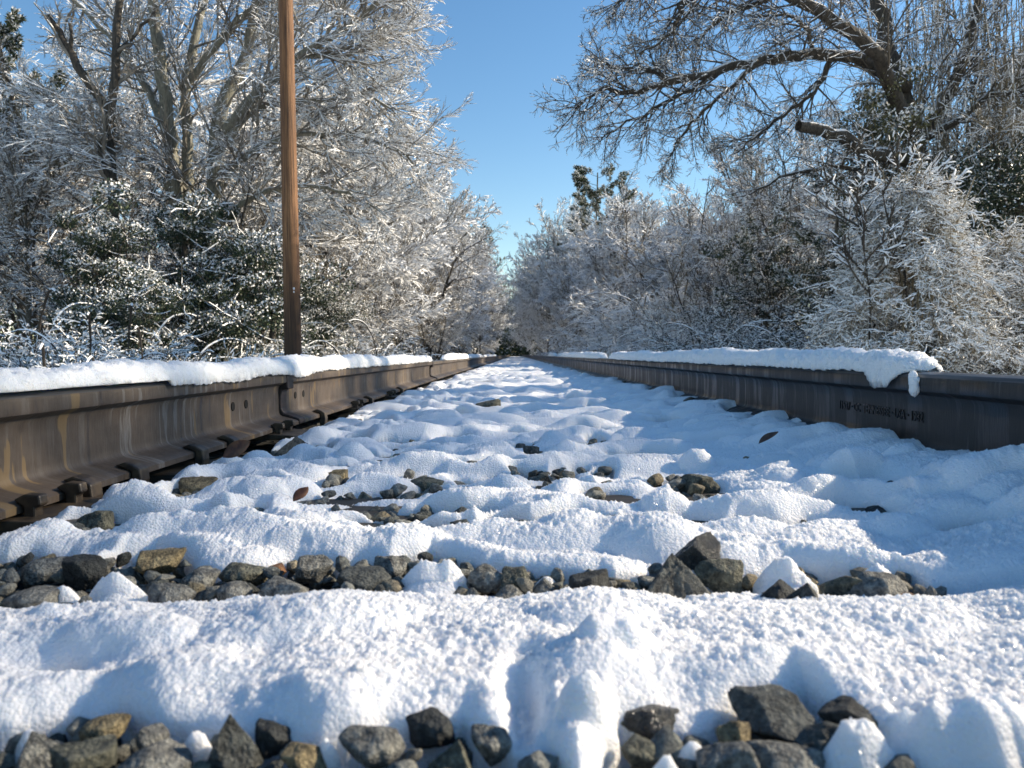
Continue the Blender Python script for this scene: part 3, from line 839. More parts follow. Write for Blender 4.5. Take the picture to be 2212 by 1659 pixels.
EX = [
    (500, 1655, 118, 128, 'pyramid', 'stone_dark', 'tall pointed dark grey stone standing up before the first snow band'),
    (222, 1602, 92, 62, 'round', 'stone_tan', 'lumpy tan stone under the edge of the first snow band'),
    (315, 1628, 78, 66, 'round', 'stone_grey', 'small rounded pale stone between the lumpy tan one and the pointed one'),
    (800, 1668, 148, 100, 'round', 'stone_grey', 'broad pale grey egg-shaped stone in the bare gravel by the camera'),
    (925, 1612, 118, 78, 'round', 'stone_black', 'dark rounded stone tucked under the first snow band'),
    (972, 1682, 118, 90, 'pyramid', 'stone_olive', 'sloping olive grey stone next to the broad egg-shaped one'),
    (1062, 1645, 92, 82, 'round', 'stone_grey', 'speckled grey stone under the melted hollow in the snow'),
    (60, 1662, 115, 90, 'pyramid', 'stone_grey', 'grey wedge stone at the corner of the bare gravel'),
    (160, 1690, 150, 80, 'blocky', 'stone_olive', 'wide olive stone below the lumpy tan one'),
    (320, 1696, 165, 84, 'blocky', 'stone_grey', 'long flat grey stone beside the pointed dark one'),
    (655, 1676, 105, 76, 'blocky', 'stone_tan', 'grey stone with tan patches beside the broad egg-shaped one'),
    (590, 1628, 92, 76, 'blocky', 'stone_black', 'black stone in the gap behind the pointed dark one'),
    (1405, 1592, 165, 66, 'blocky', 'stone_wet', 'flat glistening wet stone with melted snow on top'),
    (1385, 1648, 82, 58, 'round', 'stone_olive', 'small olive stone below the flat wet one'),
    (1592, 1640, 88, 92, 'blocky', 'stone_tan', 'upright tan topped stone between the wet one and the dark slab'),
    (1575, 1690, 140, 100, 'blocky', 'stone_grey', 'blocky grey stone under the tan topped one'),
    (1690, 1606, 178, 98, 'blocky', 'stone_dark', 'long dark slab with a grey end under the snow'),
    (1852, 1604, 152, 96, 'blocky', 'stone_black', 'black square-cut stone beneath the snow overhang'),
    (1800, 1652, 155, 92, 'blocky', 'stone_dark', 'flat faced dark grey stone before the black square-cut one'),
    (1710, 1700, 190, 84, 'round', 'stone_grey', 'wide speckled grey stone at the edge of the picture below the dark slab'),
    (1512, 1250, 112, 104, 'blocky', 'stone_wet', 'shiny wet black stone rising out of the snow behind the pyramid one'),
    (1460, 1306, 168, 122, 'pyramid', 'stone_dark', 'large pyramid-shaped dark stone in the bare gravel strip'),
    (1556, 1276, 104, 76, 'blocky', 'stone_olive', 'boxy olive grey stone leaning on the pyramid one'),
    (1690, 1322, 112, 70, 'blocky', 'stone_black', 'black stone with a snow lump on its back'),
    (1752, 1334, 124, 78, 'pyramid', 'stone_dark', 'low pyramid grey stone beside the snow-backed black one'),
    (1905, 1306, 128, 70, 'round', 'stone_grey', 'rounded grey stone at the far end of the bare gravel strip'),
    (1838, 1296, 96, 60, 'blocky', 'stone_olive', 'small olive stone between the low pyramid and the rounded grey one'),
    (1952, 1318, 96, 36, 'round', 'stone_rust', 'low rust-tinged stone in the bare strip'),
    (1050, 1278, 90, 64, 'round', 'stone_grey', 'rounded grey stone next to the tall snow lump in the strip'),
    (1116, 1284, 68, 62, 'blocky', 'stone_olive', 'upright olive stone two along from the snow lump'),
    (1098, 1312, 62, 52, 'round', 'stone_grey', 'pale little stone in front of the upright olive one'),
    (1278, 1296, 94, 68, 'blocky', 'stone_black', 'wet-black stone in the middle of the bare strip'),
    (335, 1246, 98, 62, 'blocky', 'stone_tan', 'brown tan stone against the second snow band'),
    (176, 1268, 92, 76, 'round', 'stone_black', 'dark rounded stone beside the brown tan one'),
    (668, 1262, 94, 64, 'blocky', 'stone_grey', 'pale pitted stone against the second snow band'),
    (782, 1284, 124, 60, 'round', 'stone_dark', 'wide dark stone before the pale pitted one'),
    (842, 1254, 72, 58, 'blocky', 'stone_grey', 'grey stone beside the wide dark one'),
    (362, 1318, 104, 66, 'round', 'stone_grey', 'speckled grey stone half under the first snow band'),
    (424, 1280, 82, 54, 'round', 'stone_grey', 'mottled grey stone among the packed gravel'),
    (516, 1262, 100, 48, 'round', 'stone_olive', 'long low olive stone among the packed gravel'),
    (500, 1300, 84, 46, 'round', 'stone_grey', 'smooth oval grey stone before the long low olive one'),
    (606, 1300, 112, 50, 'round', 'stone_grey', 'long oval pale stone before the first snow band'),
    (588, 1246, 54, 32, 'blocky', 'stone_rust', 'small rusty red stone against the second snow band'),
    (92, 1256, 112, 58, 'round', 'stone_grey', 'pale round stone beside the dark rounded one'),
    (60, 1316, 118, 50, 'round', 'stone_grey', 'flat pale stone at the end of the packed gravel'),
    (1052, 898, 62, 40, 'blocky', 'stone_olive', 'stone carrying a round cap of snow in the middle of the track'),
    (632, 988, 92, 50, 'pyramid', 'stone_dark', 'large faceted dark stone beside the rail clips'),
    (425, 1072, 92, 44, 'round', 'stone_tan', 'rounded tan stone by the rail foot'),
    (440, 1088, 64, 32, 'blocky', 'stone_dark', 'dark chip in front of the rounded tan stone'),
    (546, 1126, 42, 32, 'pyramid', 'stone_dark', 'single small dark stone poking out of smooth snow'),
    (1514, 1072, 88, 52, 'blocky', 'stone_olive', 'jagged brown stone with snow on its shoulder'),
    (1548, 1090, 50, 24, 'round', 'stone_tan', 'small tan pebble below the jagged brown stone'),
    (1822, 1072, 74, 38, 'blocky', 'stone_black', 'black stone under the sunlit snow mound near the lettered rail'),
    (1922, 1086, 66, 50, 'blocky', 'stone_black', 'second black stone under the sunlit snow mound'),
    (1900, 1130, 60, 42, 'round', 'stone_black', 'lone black stone in the blue shade near the lettered rail'),
    (190, 1162, 98, 64, 'blocky', 'stone_olive', 'greenish grey stone below the rail end clip'),
    (268, 1140, 44, 32, 'round', 'stone_olive', 'little greenish stone beside the larger greenish one'),
    (110, 1124, 62, 26, 'round', 'stone_tan', 'sandy stone against the rail foot'),
    (1148, 988, 36, 30, 'blocky', 'stone_dark', 'dark stone in a small hole in mid-track snow'),
    (1168, 994, 32, 22, 'round', 'stone_olive', 'olive pebble in the same mid-track hole'),
    (725, 1052, 46, 42, 'blocky', 'stone_tan', 'pale brown stone in a gap of the snow'),
    (922, 1064, 76, 38, 'round', 'stone_olive', 'olive stone with a snow bonnet'),
    (1186, 1062, 36, 38, 'pyramid', 'stone_black', 'narrow black stone against a snow mound'),
    (800, 1072, 70, 22, 'round', 'stone_dark', 'flat dark stone in the long slit in the snow'),
    (975, 952, 42, 16, 'blocky', 'stone_olive', 'tiny brown stone pair in a hollow of snow'),
    (735, 952, 34, 22, 'blocky', 'stone_dark', 'small dark stone beyond the faceted one'),
]
for i, (px, py, wp, hp, kd, mt, lb) in enumerate(EX):
    explicit_stone(px, py, wp, hp, kd, mt, lb, 300 + i)

# the packed ballast of the bare places
r = np.random.default_rng(5)
cand = []
for layer in range(3):
    y = 0.30
    while y < 4.6:
        st = 0.0165 if y < .95 else 0.021 + .004 * y
        for x in np.arange(-.62, .66, st):
            xx = x + r.uniform(-.4, .4) * st; yy = y + r.uniform(-.4, .4) * st
            if abs(xx) > .70 * yy + .08: continue
            mk = is_bare(xx, yy)
            if mk > 0.004: continue
            sz = float(np.clip(r.lognormal(-4.58, .50), .0055, .026)) * (1 if yy < .95 else 1.15 + .12 * yy)
            if layer >= 1:
                if r.random() < (.55 if layer == 1 else .74) or yy > 1.6: continue
                sz *= 1.05
            if mk > -0.012: sz = min(sz, .010 if yy < .95 else .015)
            if yy > .95 and r.random() < .35: continue
            if yy > .95: sz = max(sz, .0095)
            if any((xx - a) ** 2 + (yy - b) ** 2 < (c * .8 + sz * .5) ** 2 for a, b, c in stones): continue
            cand.append((sz / yy, xx, yy, ZB - (.004 if yy > .6 else .009) + layer * .009 + (.006 if yy > .95 else 0) + sz * r.uniform(.05, .45) - .004, sz))
        y += st
cand.sort(reverse=True)
near_first = [c for c in cand]
GV, GF, nv = [], [], 0
for i, (_, xx, yy, zz, sz) in enumerate(near_first):
    k = int(r.integers(len(ROCK))); E = Euler((r.uniform(-.5, .5), r.uniform(-.5, .5), r.uniform(0, 6.28)))
    S = np.array([1, r.uniform(.7, 1.0), r.uniform(.5, .85)]) * sz / BASE_R
    if i < 228:
        o = obj('ballast_stone', ROCK_ME[k], None, (xx, yy, zz)); o.rotation_euler = E; o.scale = [float(s) for s in S]
        if yy < .60: tag(o, 'ordinary ballast stone in the bare gravel before the first snow band', 'stone', 'ordinary stones before the first snow band')
        elif yy < .93: tag(o, 'ordinary ballast stone packed in the bare strip between two snow bands', 'stone', 'ordinary stones of the bare strip')
        else: tag(o, 'ordinary ballast stone showing in a small hole of the track snow', 'stone', 'ordinary stones in holes of the snow')
    else:
        V, F = ROCK_LO[k]; V = (V * S) @ np.array(E.to_matrix()).T + np.array([xx, yy, zz])
        GV.append(V); GF.append(F + nv); nv += len(V)
if GV:
    o = obj('gravel', make_mesh('gravel', np.concatenate(GV), [np.concatenate(GF)], [M['gravel']], None, True))
    tag(o, 'small loose gravel filling the gaps between the ballast stones', 'gravel', None, 'stuff')


def dead_leaf(px, py, z, L, label, rz, tilt):
    c = on_ground(px, py, z); n = 9
    t = np.linspace(0, 1, n); wd = L * .26 * np.sin(PI * t) ** .8
    V = []
    for i in range(n):
        for s in (-1, 0, 1): V.append((t[i] * L - L / 2, s * wd[i], abs(s) * wd[i] * .55 + .25 * L * (t[i] - .5) ** 2 + (0.001 if s == 0 else 0)))
    q = []
    for i in range(n - 1):
        for j in range(2): q.append((3 * i + j, 3 * i + j + 1, 3 * i + j + 4, 3 * i + j + 3))
    o = obj('dead_leaf', make_mesh('dead_leaf', np.array(V), [np.array(q)], [M['leaf']], None, True), None, (c[0], c[1], c[2] + .012))
    so_ = o.modifiers.new('t', 'SOLIDIFY'); so_.thickness = .0006
    o.rotation_euler = (tilt, -.5, rz); tag(o, label, 'leaf')


dead_leaf(512, 985, ZB + .05, .06, 'dark curled leaf standing in the snow by the rail clips', .4, 1.1)
dead_leaf(152, 1100, ZB + .012, .055, 'red brown leaf lying under the rail foot', -.3, .2)
dead_leaf(1662, 962, ZB + .06, .045, 'dark leaf lying on blue shaded snow', .1, .2)
dead_leaf(650, 1090, ZB + .05, .03, 'small red leaf scrap half sunk in sunlit snow', 1.0, .5)

# ------------------------------------------------------------------ plants
def norm(a): return a / np.maximum(np.linalg.norm(a, axis=-1, keepdims=True), 1e-9)


def grow(start, d, L, r0, r1, K, wob, trop, r, curl=0.0):
    n = len(start); P = np.zeros((n, K, 3)); P[:, 0] = start
    d = norm(d); st = (L / (K - 1))[:, None]
    for k in range(1, K):
        d = norm(d + wob * r.normal(size=(n, 3)) + np.array([0, 0, trop + curl * (k / K)]))
        P[:, k] = P[:, k - 1] + d * st
    t = np.linspace(0, 1, K)[None, :]
    return P, r0[:, None] * (1 - t) + r1[:, None] * t


def spawn(P, R, L, m, t0, t1, a0, a1, lf, r, rf=.6, flat=0.0, tip=True):
    n, K, _ = P.shape
    t = (np.arange(m)[None, :] + r.random((n, m))) / m * (t1 - t0) + t0
    f = t * (K - 1); i = np.minimum(f.astype(int), K - 2); u = (f - i)[..., None]; ii = np.arange(n)[:, None]
    pos = P[ii, i] * (1 - u) + P[ii, i + 1] * u
    tan = norm(P[ii, i + 1] - P[ii, i]); rad = R[ii, i] * (1 - u[..., 0]) + R[ii, i + 1] * u[..., 0]
    rv = r.normal(size=(n, m, 3)); rv[..., 2] *= (1 - flat)
    perp = norm(np.cross(tan, rv)) if flat == 0 else norm(rv - (rv * tan).sum(-1, keepdims=True) * tan)
    a = r.uniform(a0, a1, (n, m))[..., None]
    d = tan * np.cos(a) + perp * np.sin(a)
    ln = L[:, None] * lf * (1.2 - .65 * t) * r.uniform(.65, 1.3, (n, m))
    return pos.reshape(-1, 3), d.reshape(-1, 3), ln.reshape(-1), (rad * rf).reshape(-1)


class MB:
    """collects tubes, blades and leaves into one mesh"""
    def __init__(self): self.V, self.F, self.I, self.n = [], [], [], 0

    def add(self, V, F, I): self.V.append(V); self.F.append(F + self.n); self.I.append(I); self.n += len(V)

    def tubes(self, P, R, S, mat, snowmat=None, snowp=0.0, snowt=0.006, r=None):
        n, K, _ = P.shape
        if n == 0: return
        T = norm(np.gradient(P, axis=1)); up0 = np.array([0, 0, 1.0])
        side = np.cross(T, up0); ln = np.linalg.norm(side, axis=-1, keepdims=True); side = np.where(ln < .05, np.array([1.0, 0, 0]), side / np.maximum(ln, 1e-6))
        up = np.cross(side, T)
        a = PI / 2 - np.arange(S) * 2 * PI / S
        ca, sa = np.cos(a), np.sin(a)
        rr = np.repeat(R[:, :, None], S, 2)
        flag = None
        if snowmat is not None:
            p = snowp * (1 - .8 * T[:, :-1, 2] ** 2)
            if snowp <= 1: p = np.clip(p + .45 * (r.random((n, 1)) - .5), 0, 1)
            flag = r.random((n, K - 1)) < p
            fv = np.zeros((n, K)); fv[:, :-1] += flag * .5; fv[:, 1:] += flag * .5
            rr = rr + (fv * snowt)[:, :, None] * np.clip(sa, 0, 1)[None, None, :] + (fv * snowt * .35)[:, :, None] * (np.abs(ca))[None, None, :]
        ring = P[:, :, None, :] + rr[..., None] * (side[:, :, None, :] * ca[None, None, :, None] + up[:, :, None, :] * sa[None, None, :, None])
        b = (np.arange(n)[:, None, None] * K + np.arange(K - 1)[None, :, None]) * S; j = np.arange(S)[None, None, :]; j2 = (j + 1) % S
        F = np.stack([b + j, b + j2, b + S + j2, b + S + j], -1)
        I = np.full((n, K - 1, S), mat)
        if flag is not None:
            upf = (sa + np.roll(sa, -1)) / 2 > .2
            I = np.where(flag[:, :, None] & upf[None, None, :], snowmat, I)
        self.add(ring.reshape(-1, 3), F.reshape(-1, 4), I.reshape(-1))

    def blades(self, base, d, L, wd, mat, snowmat, snowp, r):
        """flat narrow needles / leaves: quads"""
        n = len(base); d = norm(d); s = norm(np.cross(d, r.normal(size=(n, 3)))) * wd[:, None]
        V = np.stack([base, base + d * L[:, None] * .5 + s, base + d * L[:, None], base + d * L[:, None] * .5 - s], 1)
        F = np.arange(4 * n).reshape(n, 4)
        I = np.where(r.random(n) < snowp, snowmat, mat)
        self.add(V.reshape(-1, 3), F, I)

    def mesh(self, name, mats, smooth=False):
        return make_mesh(name, np.concatenate(self.V), [np.concatenate(self.F)], mats, np.concatenate(self.I), smooth)


def spline(pts, K):
    p = np.array(pts, float); p = np.vstack([2 * p[0] - p[1], p, 2 * p[-1] - p[-2]]); n = len(p) - 3
    out = []
    for t in np.linspace(0, n - 1e-6, K):
        i = int(t); u = t - i; a, b, c, d = p[i:i + 4]
        out.append(.5 * (2 * b + (c - a) * u + (2 * a - 5 * b + 4 * c - d) * u * u + (3 * b - a - 3 * c + d) * u ** 3))
    return np.array(out)


TWM = lambda tw: [M[tw], M['twig_snow']]


def twigs_from(mb, P, R, L, r, counts, snow, trop=(0, 0, 0), wob=.12, ang=(.4, 1.0), lf=(.45, .5, .5), flat=0.0, rmin=.0045, snowt=.009, curl=0.0, t0=.15):
    """add successive finer levels of twigs on the given branches"""
    for lv, m in enumerate(counts):
        s, d, l, rad = spawn(P, R, L, m, t0, 1.0, ang[0], ang[1], lf[min(lv, len(lf) - 1)], r, flat=flat)
        l = np.maximum(l, .10); rad = np.maximum(rad, rmin)
        last = lv == len(counts) - 1
        K = 4 if last else 6
        P, R = grow(s, d, l, rad, np.maximum(rad * .35, rmin * .6), K, wob * (1.0 if last else .8), trop[min(lv, len(trop) - 1)], r, curl)
        L = l
        mb.tubes(P, R, 3 if last else 4, 0, 1, snow, snowt, r)
    return P, R, L


def deciduous(seed, H, r0, n1, counts, bark, twig, snow, up=.06, droop=0.0, t_low=.28, lean=(0, 0), lf0=.48, forks=1, ang=(.55, 1.05), snowt=.010, wob=.085, rmin=.0055, n2=6):
    r = np.random.default_rng(seed)
    tr, cr = MB(), MB()
    base = np.zeros((forks, 3)); base[:, :2] = r.normal(size=(forks, 2)) * .15 * (forks > 1)
    d = np.zeros((forks, 3)); d[:, 2] = 1; d[:, 0] = lean[0]; d[:, 1] = lean[1]
    if forks > 1: d[:, :2] += r.normal(size=(forks, 2)) * .28
    Lh = np.full(forks, H) * r.uniform(.85, 1.05, forks)
    P, R = grow(base, d, Lh, np.full(forks, r0), np.full(forks, r0 * .12), 12, .055, .02, r)
    P[:, 0, 2] -= .3
    tr.tubes(P, R, 9, 0)
    s, d, l, rad = spawn(P, R, Lh, max(2, n1 // forks), t_low, .98, ang[0], ang[1], lf0, r, .55)
    P1, R1 = grow(s, d, l, np.maximum(rad, .02), np.maximum(rad * .2, .008), 9, .10, up, r)
    tr.tubes(P1, R1, 6, 0)
    s, d, l2, rad = spawn(P1, R1, l, n2, .2, 1.0, .4, .95, .5, r, .6)
    P2, R2 = grow(s, d, l2, np.maximum(rad, .011), np.maximum(rad * .25, .006), 7, .13, up * .5 - droop * .5, r)
    cr.tubes(P2, R2, 5, 0, 1, snow * .9, snowt * 1.2, r)
    twigs_from(cr, P2, R2, l2, r, counts, snow, (-droop * .6, -droop * .3), wob, (.3, .72), (.52, .52, .5), 0, rmin, snowt)
    return tr.mesh('trunk', [M[bark]], True), cr.mesh('crown', TWM(twig))


def place(name, meshes, x, y, rz=0, s=1.0, label=None, cat='tree', group=None, z=None, sz=None, parts=('trunk', 'crown')):
    t = empty(name, (x, y, (float(terrain(np.array([x * 1.0]), np.array([y * 1.0]))[0]) if z is None else z)), rz)
    t.scale = (s, s, s if sz is None else sz)
    tag(t, label, cat, group)
    for nm, me in zip(parts, meshes): obj(nm, me, t)
    return t


def pine(seed, H, r0, t_low, spread, tufts, blades, snow, bl=.17, bw=.017):
    r = np.random.default_rng(seed); tr, cr = MB(), MB()
    P, R = grow(np.array([[0, 0, -.3]]), np.array([[.02, .02, 1.0]]), np.array([H]), np.array([r0]), np.array([.03]), 12, .025, .02, r)
    tr.tubes(P, R, 9, 0)
    nb = int(H * 5 * (1 - t_low))
    s, d, l, rad = spawn(P, R, np.array([H]), nb, t_low, .995, 1.0, 1.5, spread / H, r, .35)
    tt = np.clip((s[:, 2] / H - t_low) / (1 - t_low), 0, 1); l = spread * (1.0 - .62 * tt ** 2.6) * r.uniform(.6, 1.15, len(l))
    P1, R1 = grow(s, d, l, np.clip(rad, .015, .06), np.full(len(l), .008), 7, .10, .05, r, .05)
    tr.tubes(P1, R1, 5, 0)
    s2, d2, l2, rad2 = spawn(P1, R1, l, tufts, .25, 1.0, .3, 1.0, .28, r, .5)
    l2 = np.clip(l2, .2, .9)
    P2, R2 = grow(s2, d2, l2, np.full(len(l2), .010), np.full(len(l2), .006), 4, .12, .05, r)
    cr.tubes(P2, R2, 3, 0)
    # needles round each shoot
    nb2 = len(P2); k = blades
    t = r.uniform(.35, 1.0, (nb2, k)); f = t * 3; i = np.minimum(f.astype(int), 2); u = (f - i)[..., None]; ii = np.arange(nb2)[:, None]
    pos = (P2[ii, i] * (1 - u) + P2[ii, i + 1] * u).reshape(-1, 3); tan = norm(P2[ii, i + 1] - P2[ii, i]).reshape(-1, 3)
    dd = norm(tan * .7 + r.normal(size=pos.shape) * .75)
    up = dd[:, 2] > -.1
    cr.blades(pos, dd, bl * r.uniform(.7, 1.2, len(pos)), np.full(len(pos), bw), 1, 2, np.where(up, snow, snow * .25), r)
    return tr.mesh('trunk', [M['bark']], True), cr.mesh('crown', [M['dark_twig'], M['needle'], M['twig_snow']])


def leaf_cloud(mb, C, rad, n, size, r, mat, smat, snow, squash=1.0, shell=.45):
    """leaves through a set of ball-shaped clumps"""
    k = r.integers(len(C), size=n); d = norm(r.normal(size=(n, 3)))
    rr = rad[k] * r.uniform(shell, 1.0, n) ** .6
    p = C[k] + d * rr[:, None] * np.array([1, 1, squash])
    dd = norm(d * .6 + r.normal(size=(n, 3)) * .6 + np.array([0, 0, -.3]))
    up = np.clip(d[:, 2] * 1.25 + .28, 0.03, 1)
    mb.blades(p, dd, size * r.uniform(.6, 1.3, n), size * .36 * r.uniform(.7, 1.3, n), mat, smat, snow * up, r)


def bush(seed, W, Hh, ncane, twigs, twig, snow, leaves=0, leafm='ivy', droop=.16, snowt=.012, leafsize=.06, rmin=.005, dsum=1.0):
    """arching canes from the ground with fine twigs"""
    r = np.random.default_rng(seed); mb = MB()
    b = r.normal(size=(ncane, 3)) * np.array([W * .22, W * .22, 0]); b[:, 2] = -.05
    d = norm(np.stack([r.normal(size=ncane) * .75, r.normal(size=ncane) * .75, np.full(ncane, 1.0)], -1))
    L = Hh * r.uniform(.8, 1.75, ncane)
    P, R = grow(b, d, L, np.full(ncane, .011), np.full(ncane, .005), 12, .10, -droop * .35, r, -droop)
    P[..., 2] = np.maximum(P[..., 2], .02 + .05 * r.random(P.shape[:2]))
    mb.tubes(P, R, 4, 0, 1, snow, snowt, r)
    Pt, Rt, Lt = twigs_from(mb, P, R, L, r, twigs, snow, (-droop * .3, -droop * .2), .16, (.4, 1.2), (.30 * dsum, .45), 0, rmin, snowt, 0, .2)
    # a few long arching canes thick with snow
    m = 22; b = r.normal(size=(m, 3)) * np.array([W * .3, W * .3, 0]); d = norm(np.stack([r.normal(size=m) * .6, r.normal(size=m) * .6, np.ones(m)], -1))
    Pc, Rc = grow(b, d, Hh * r.uniform(1.4, 2.4, m), np.full(m, .009), np.full(m, .004), 16, .05, -.02, r, -droop * 1.25)
    Pc[..., 2] = np.maximum(Pc[..., 2], .02)
    mb.tubes(Pc, Rc, 5, 0, 1, 1.5, .020, r)
    if leaves:
        q = P.reshape(-1, 3); q = q[q[:, 2] > Hh * .2]
        leaf_cloud(mb, q, np.full(len(q), .20), leaves, leafsize, r, 2, 1, .65)
    return mb.mesh('foliage', [M[twig], M['twig_snow'], M[leafm]])


def place1(name, me, x, y, rz=0, s=1.0, label=None, cat='bush', group=None, z=None, sz=None):
    o = obj(name, me, None, (x, y, (float(terrain(np.array([x * 1.0]), np.array([y * 1.0]))[0]) if z is None else z)))
    o.rotation_euler = (0, 0, rz); o.scale = (s, s, s if sz is None else sz)
    return tag(o, label, cat, group)

# ---- utility pole
pb, pt = at(633, 770, 14.0), at(617, 0, 14.0)
dirp = (pt - pb) / (pt[2] - pb[2]); zb = -0.55; base = pb + dirp * (zb - pb[2])
t = empty('utility_pole', base); tag(t, 'weathered orange brown wooden utility pole with shade painted on its lower part', 'utility pole')
HP = 11.0; k = 40; a = np.linspace(0, 2 * PI, k, endpoint=False); zz = np.linspace(-.4, HP, 90)
rp = 0.158 - 0.0048 * zz
rad = rp[:, None] * (1 + .018 * nA(np.cos(a)[None, :] * 6 + 10, np.sin(a)[None, :] * 6 + zz[:, None] * .12) + .012 * nB(a[None, :] * 9, zz[:, None] * .5))
V = np.stack([rad * np.cos(a) + dirp[0] * zz[:, None], rad * np.sin(a) + dirp[1] * zz[:, None], np.repeat(zz[:, None], k, 1)], -1).reshape(-1, 3)
i = np.arange(len(zz) - 1)[:, None] * k; j = np.arange(k)[None, :]
q = np.stack([i + j, i + (j + 1) % k, i + k + (j + 1) % k, i + k + j], -1).reshape(-1, 4)
obj('pole_shaft', make_mesh('pole_shaft', V, [q], [M['pole']], None, True), t)
for py, rr_ in ((623, .017), (630.5, .013)):
    p = at(634.5, py, 13.84) - base
    bm = bmesh.new(); bmesh.ops.create_uvsphere(bm, u_segments=16, v_segments=10, radius=1)
    me = bpy.data.meshes.new('pole_tag'); bm.to_mesh(me); bm.free(); me.materials.append(M['tag'])
    o = obj('pole_tag', me, t, p); o.scale = (rr_, .008, rr_ * 1.35)

# ---- the old tree whose limbs hang over the track
r = np.random.default_rng(77)


def px_limb(pts, Y0, w0, w1, K, dz=None):
    """pts: (px, py, dY) -> world polyline, radii from pixel widths"""
    W = np.array([at(x, y, Y0 + dy) for x, y, dy in pts]); P = spline(W, K)
    P[1:-1] += r.normal(size=(K - 2, 3)) * .02
    R = np.linspace(w0, w1, K) * .5 * Y0 / 1660
    return P, R


def hand_tree(name, Y0, limbs, bark, twig, snow, counts, label, ang=(.5, 1.1), trop=(-.03, -.03), lenf=.30, n2=10, snowt=.009, rmin=.005, seed=1, wob=.15, tang=(.35, 1.0), rmax=.05, lmul=1.0):
    global r
    r = np.random.default_rng(seed)
    tr, cr = MB(), MB(); x0, y0 = None, None
    allP = []
    for (pts, w0, w1, K, m, lfac, st) in limbs:
        P, R = px_limb(pts, Y0, w0, w1, K); allP.append((P, R, m, lfac, st))
    org = allP[0][0][0].copy()
    for P, R, m, lfac, st in allP:
        P = P - org
        tr.tubes(P[None], R[None], 10 if R[0] > .08 else 7, 0)
        L = np.array([np.linalg.norm(np.diff(P, axis=0), axis=1).sum()])
        if m:
            s, d, l, rad = spawn(P[None], R[None], np.array([1.0]), m, st, 1.0, ang[0], ang[1], lfac * lmul, r, .5)
            rad = np.clip(rad, .008, rmax)
            P2, R2 = grow(s, d, l, rad, np.maximum(rad * .25, .005), 8, .14, trop[0], r)
            cr.tubes(P2, R2, 5, 0, 1, snow * .8, snowt, r)
            twigs_from(cr, P2, R2, l, r, counts, snow, trop, wob, tang, (.46, .5, .5), 0, rmin, snowt)
    t = empty(name, org); tag(t, label, 'tree')
    obj('trunk', tr.mesh('trunk', [M[bark]], True), t); obj('crown', cr.mesh('crown', TWM(twig)), t)
    return t


hand_tree('old_oak', 16.0, [
    ([(2020, 860, 0), (2015, 700, 0), (2005, 520, 0), (1985, 340, 0), (1955, 210, .2), (1915, 90, .4), (1880, -60, .6)], 52, 26, 26, 26, 3.4, .35),
    ([(1985, 345, 0), (1935, 210, -.5), (1890, 115, -1.0), (1790, 35, -1.4), (1690, -15, -1.8), (1560, -70, -2.2)], 34, 16, 22, 26, 3.2, .2),
    ([(1960, 190, .1), (1850, 126, -.6), (1750, 117, -1.0), (1660, 128, -1.3), (1560, 152, -1.6), (1470, 172, -1.9), (1415, 186, -2.1), (1360, 198, -2.3), (1310, 194, -2.5), (1265, 214, -2.7), (1242, 238, -2.8)], 27, 3, 40, 40, 1.9, .12),
    ([(1560, 152, -1.6), (1500, 190, -1.4), (1420, 230, -1.2), (1350, 265, -1.0), (1300, 300, -.9)], 11, 3, 16, 24, 1.3, .1),
    ([(1450, 176, -1.9), (1400, 150, -2.4), (1350, 150, -2.7), (1300, 132, -3.0), (1275, 150, -3.2)], 9, 2.5, 14, 20, 1.1, .1),
    ([(1640, 132, -1.3), (1580, 190, -1.6), (1510, 250, -1.8), (1470, 300, -1.9), (1440, 350, -2.0)], 10, 3, 16, 22, 1.3, .1),
    ([(1800, 120, -.8), (1760, 200, -.9), (1700, 240, -1.0), (1640, 290, -1.1), (1590, 330, -1.2)], 12, 3, 16, 24, 1.5, .1),
    ([(1640, -40, -2.0), (1560, -20, -2.2), (1480, 0, -2.4), (1465, 40, -2.5), (1430, 85, -2.6), (1380, 115, -2.7)], 14, 3, 18, 26, 1.3, .1),
    ([(1690, -15, -1.8), (1600, 20, -1.5), (1530, 60, -1.2), (1480, 110, -1.0)], 12, 3, 14, 20, 1.6, .1),
    ([(1520, -60, -2.2), (1420, -50, -2.6), (1370, -20, -2.9), (1330, 8, -3.0)], 11, 3, 14, 26, 1.2, .05),
    ([(1760, 117, -1.0), (1740, 60, -1.2), (1690, 30, -1.4), (1640, 35, -1.5)], 9, 3, 12, 20, 1.5, .1),
    ([(1995, 350, 0), (1940, 338, -.6), (1890, 330, -1.0), (1840, 312, -1.3), (1800, 290, -1.5), (1725, 272, -1.7)], 34, 22, 16, 4, 1.0, .3),
    ([(1990, 430, 0), (1900, 380, -.5), (1800, 360, -1.0), (1700, 380, -1.4), (1620, 420, -1.6)], 14, 4, 16, 26, 1.8, .1),
    ([(2000, 280, .2), (2060, 180, .5), (2100, 60, .8), (2120, -60, 1.0)], 30, 14, 14, 20, 2.6, .2),
    ([(1995, 300, .2), (2070, 260, .2), (2140, 205, .3), (2240, 200, .4)], 18, 9, 12, 20, 2.0, .2),
], 'dark_bark', 'oak_twig_backlit', .52, (7, 6), 'huge old bare oak whose long limb reaches over the track', seed=77, snowt=.006, rmin=.0040, trop=(-.022, -.018), wob=.20, tang=(.45, 1.05), rmax=.020, lmul=.74)  # dark bark and twigs carry the backlit shade in their colour

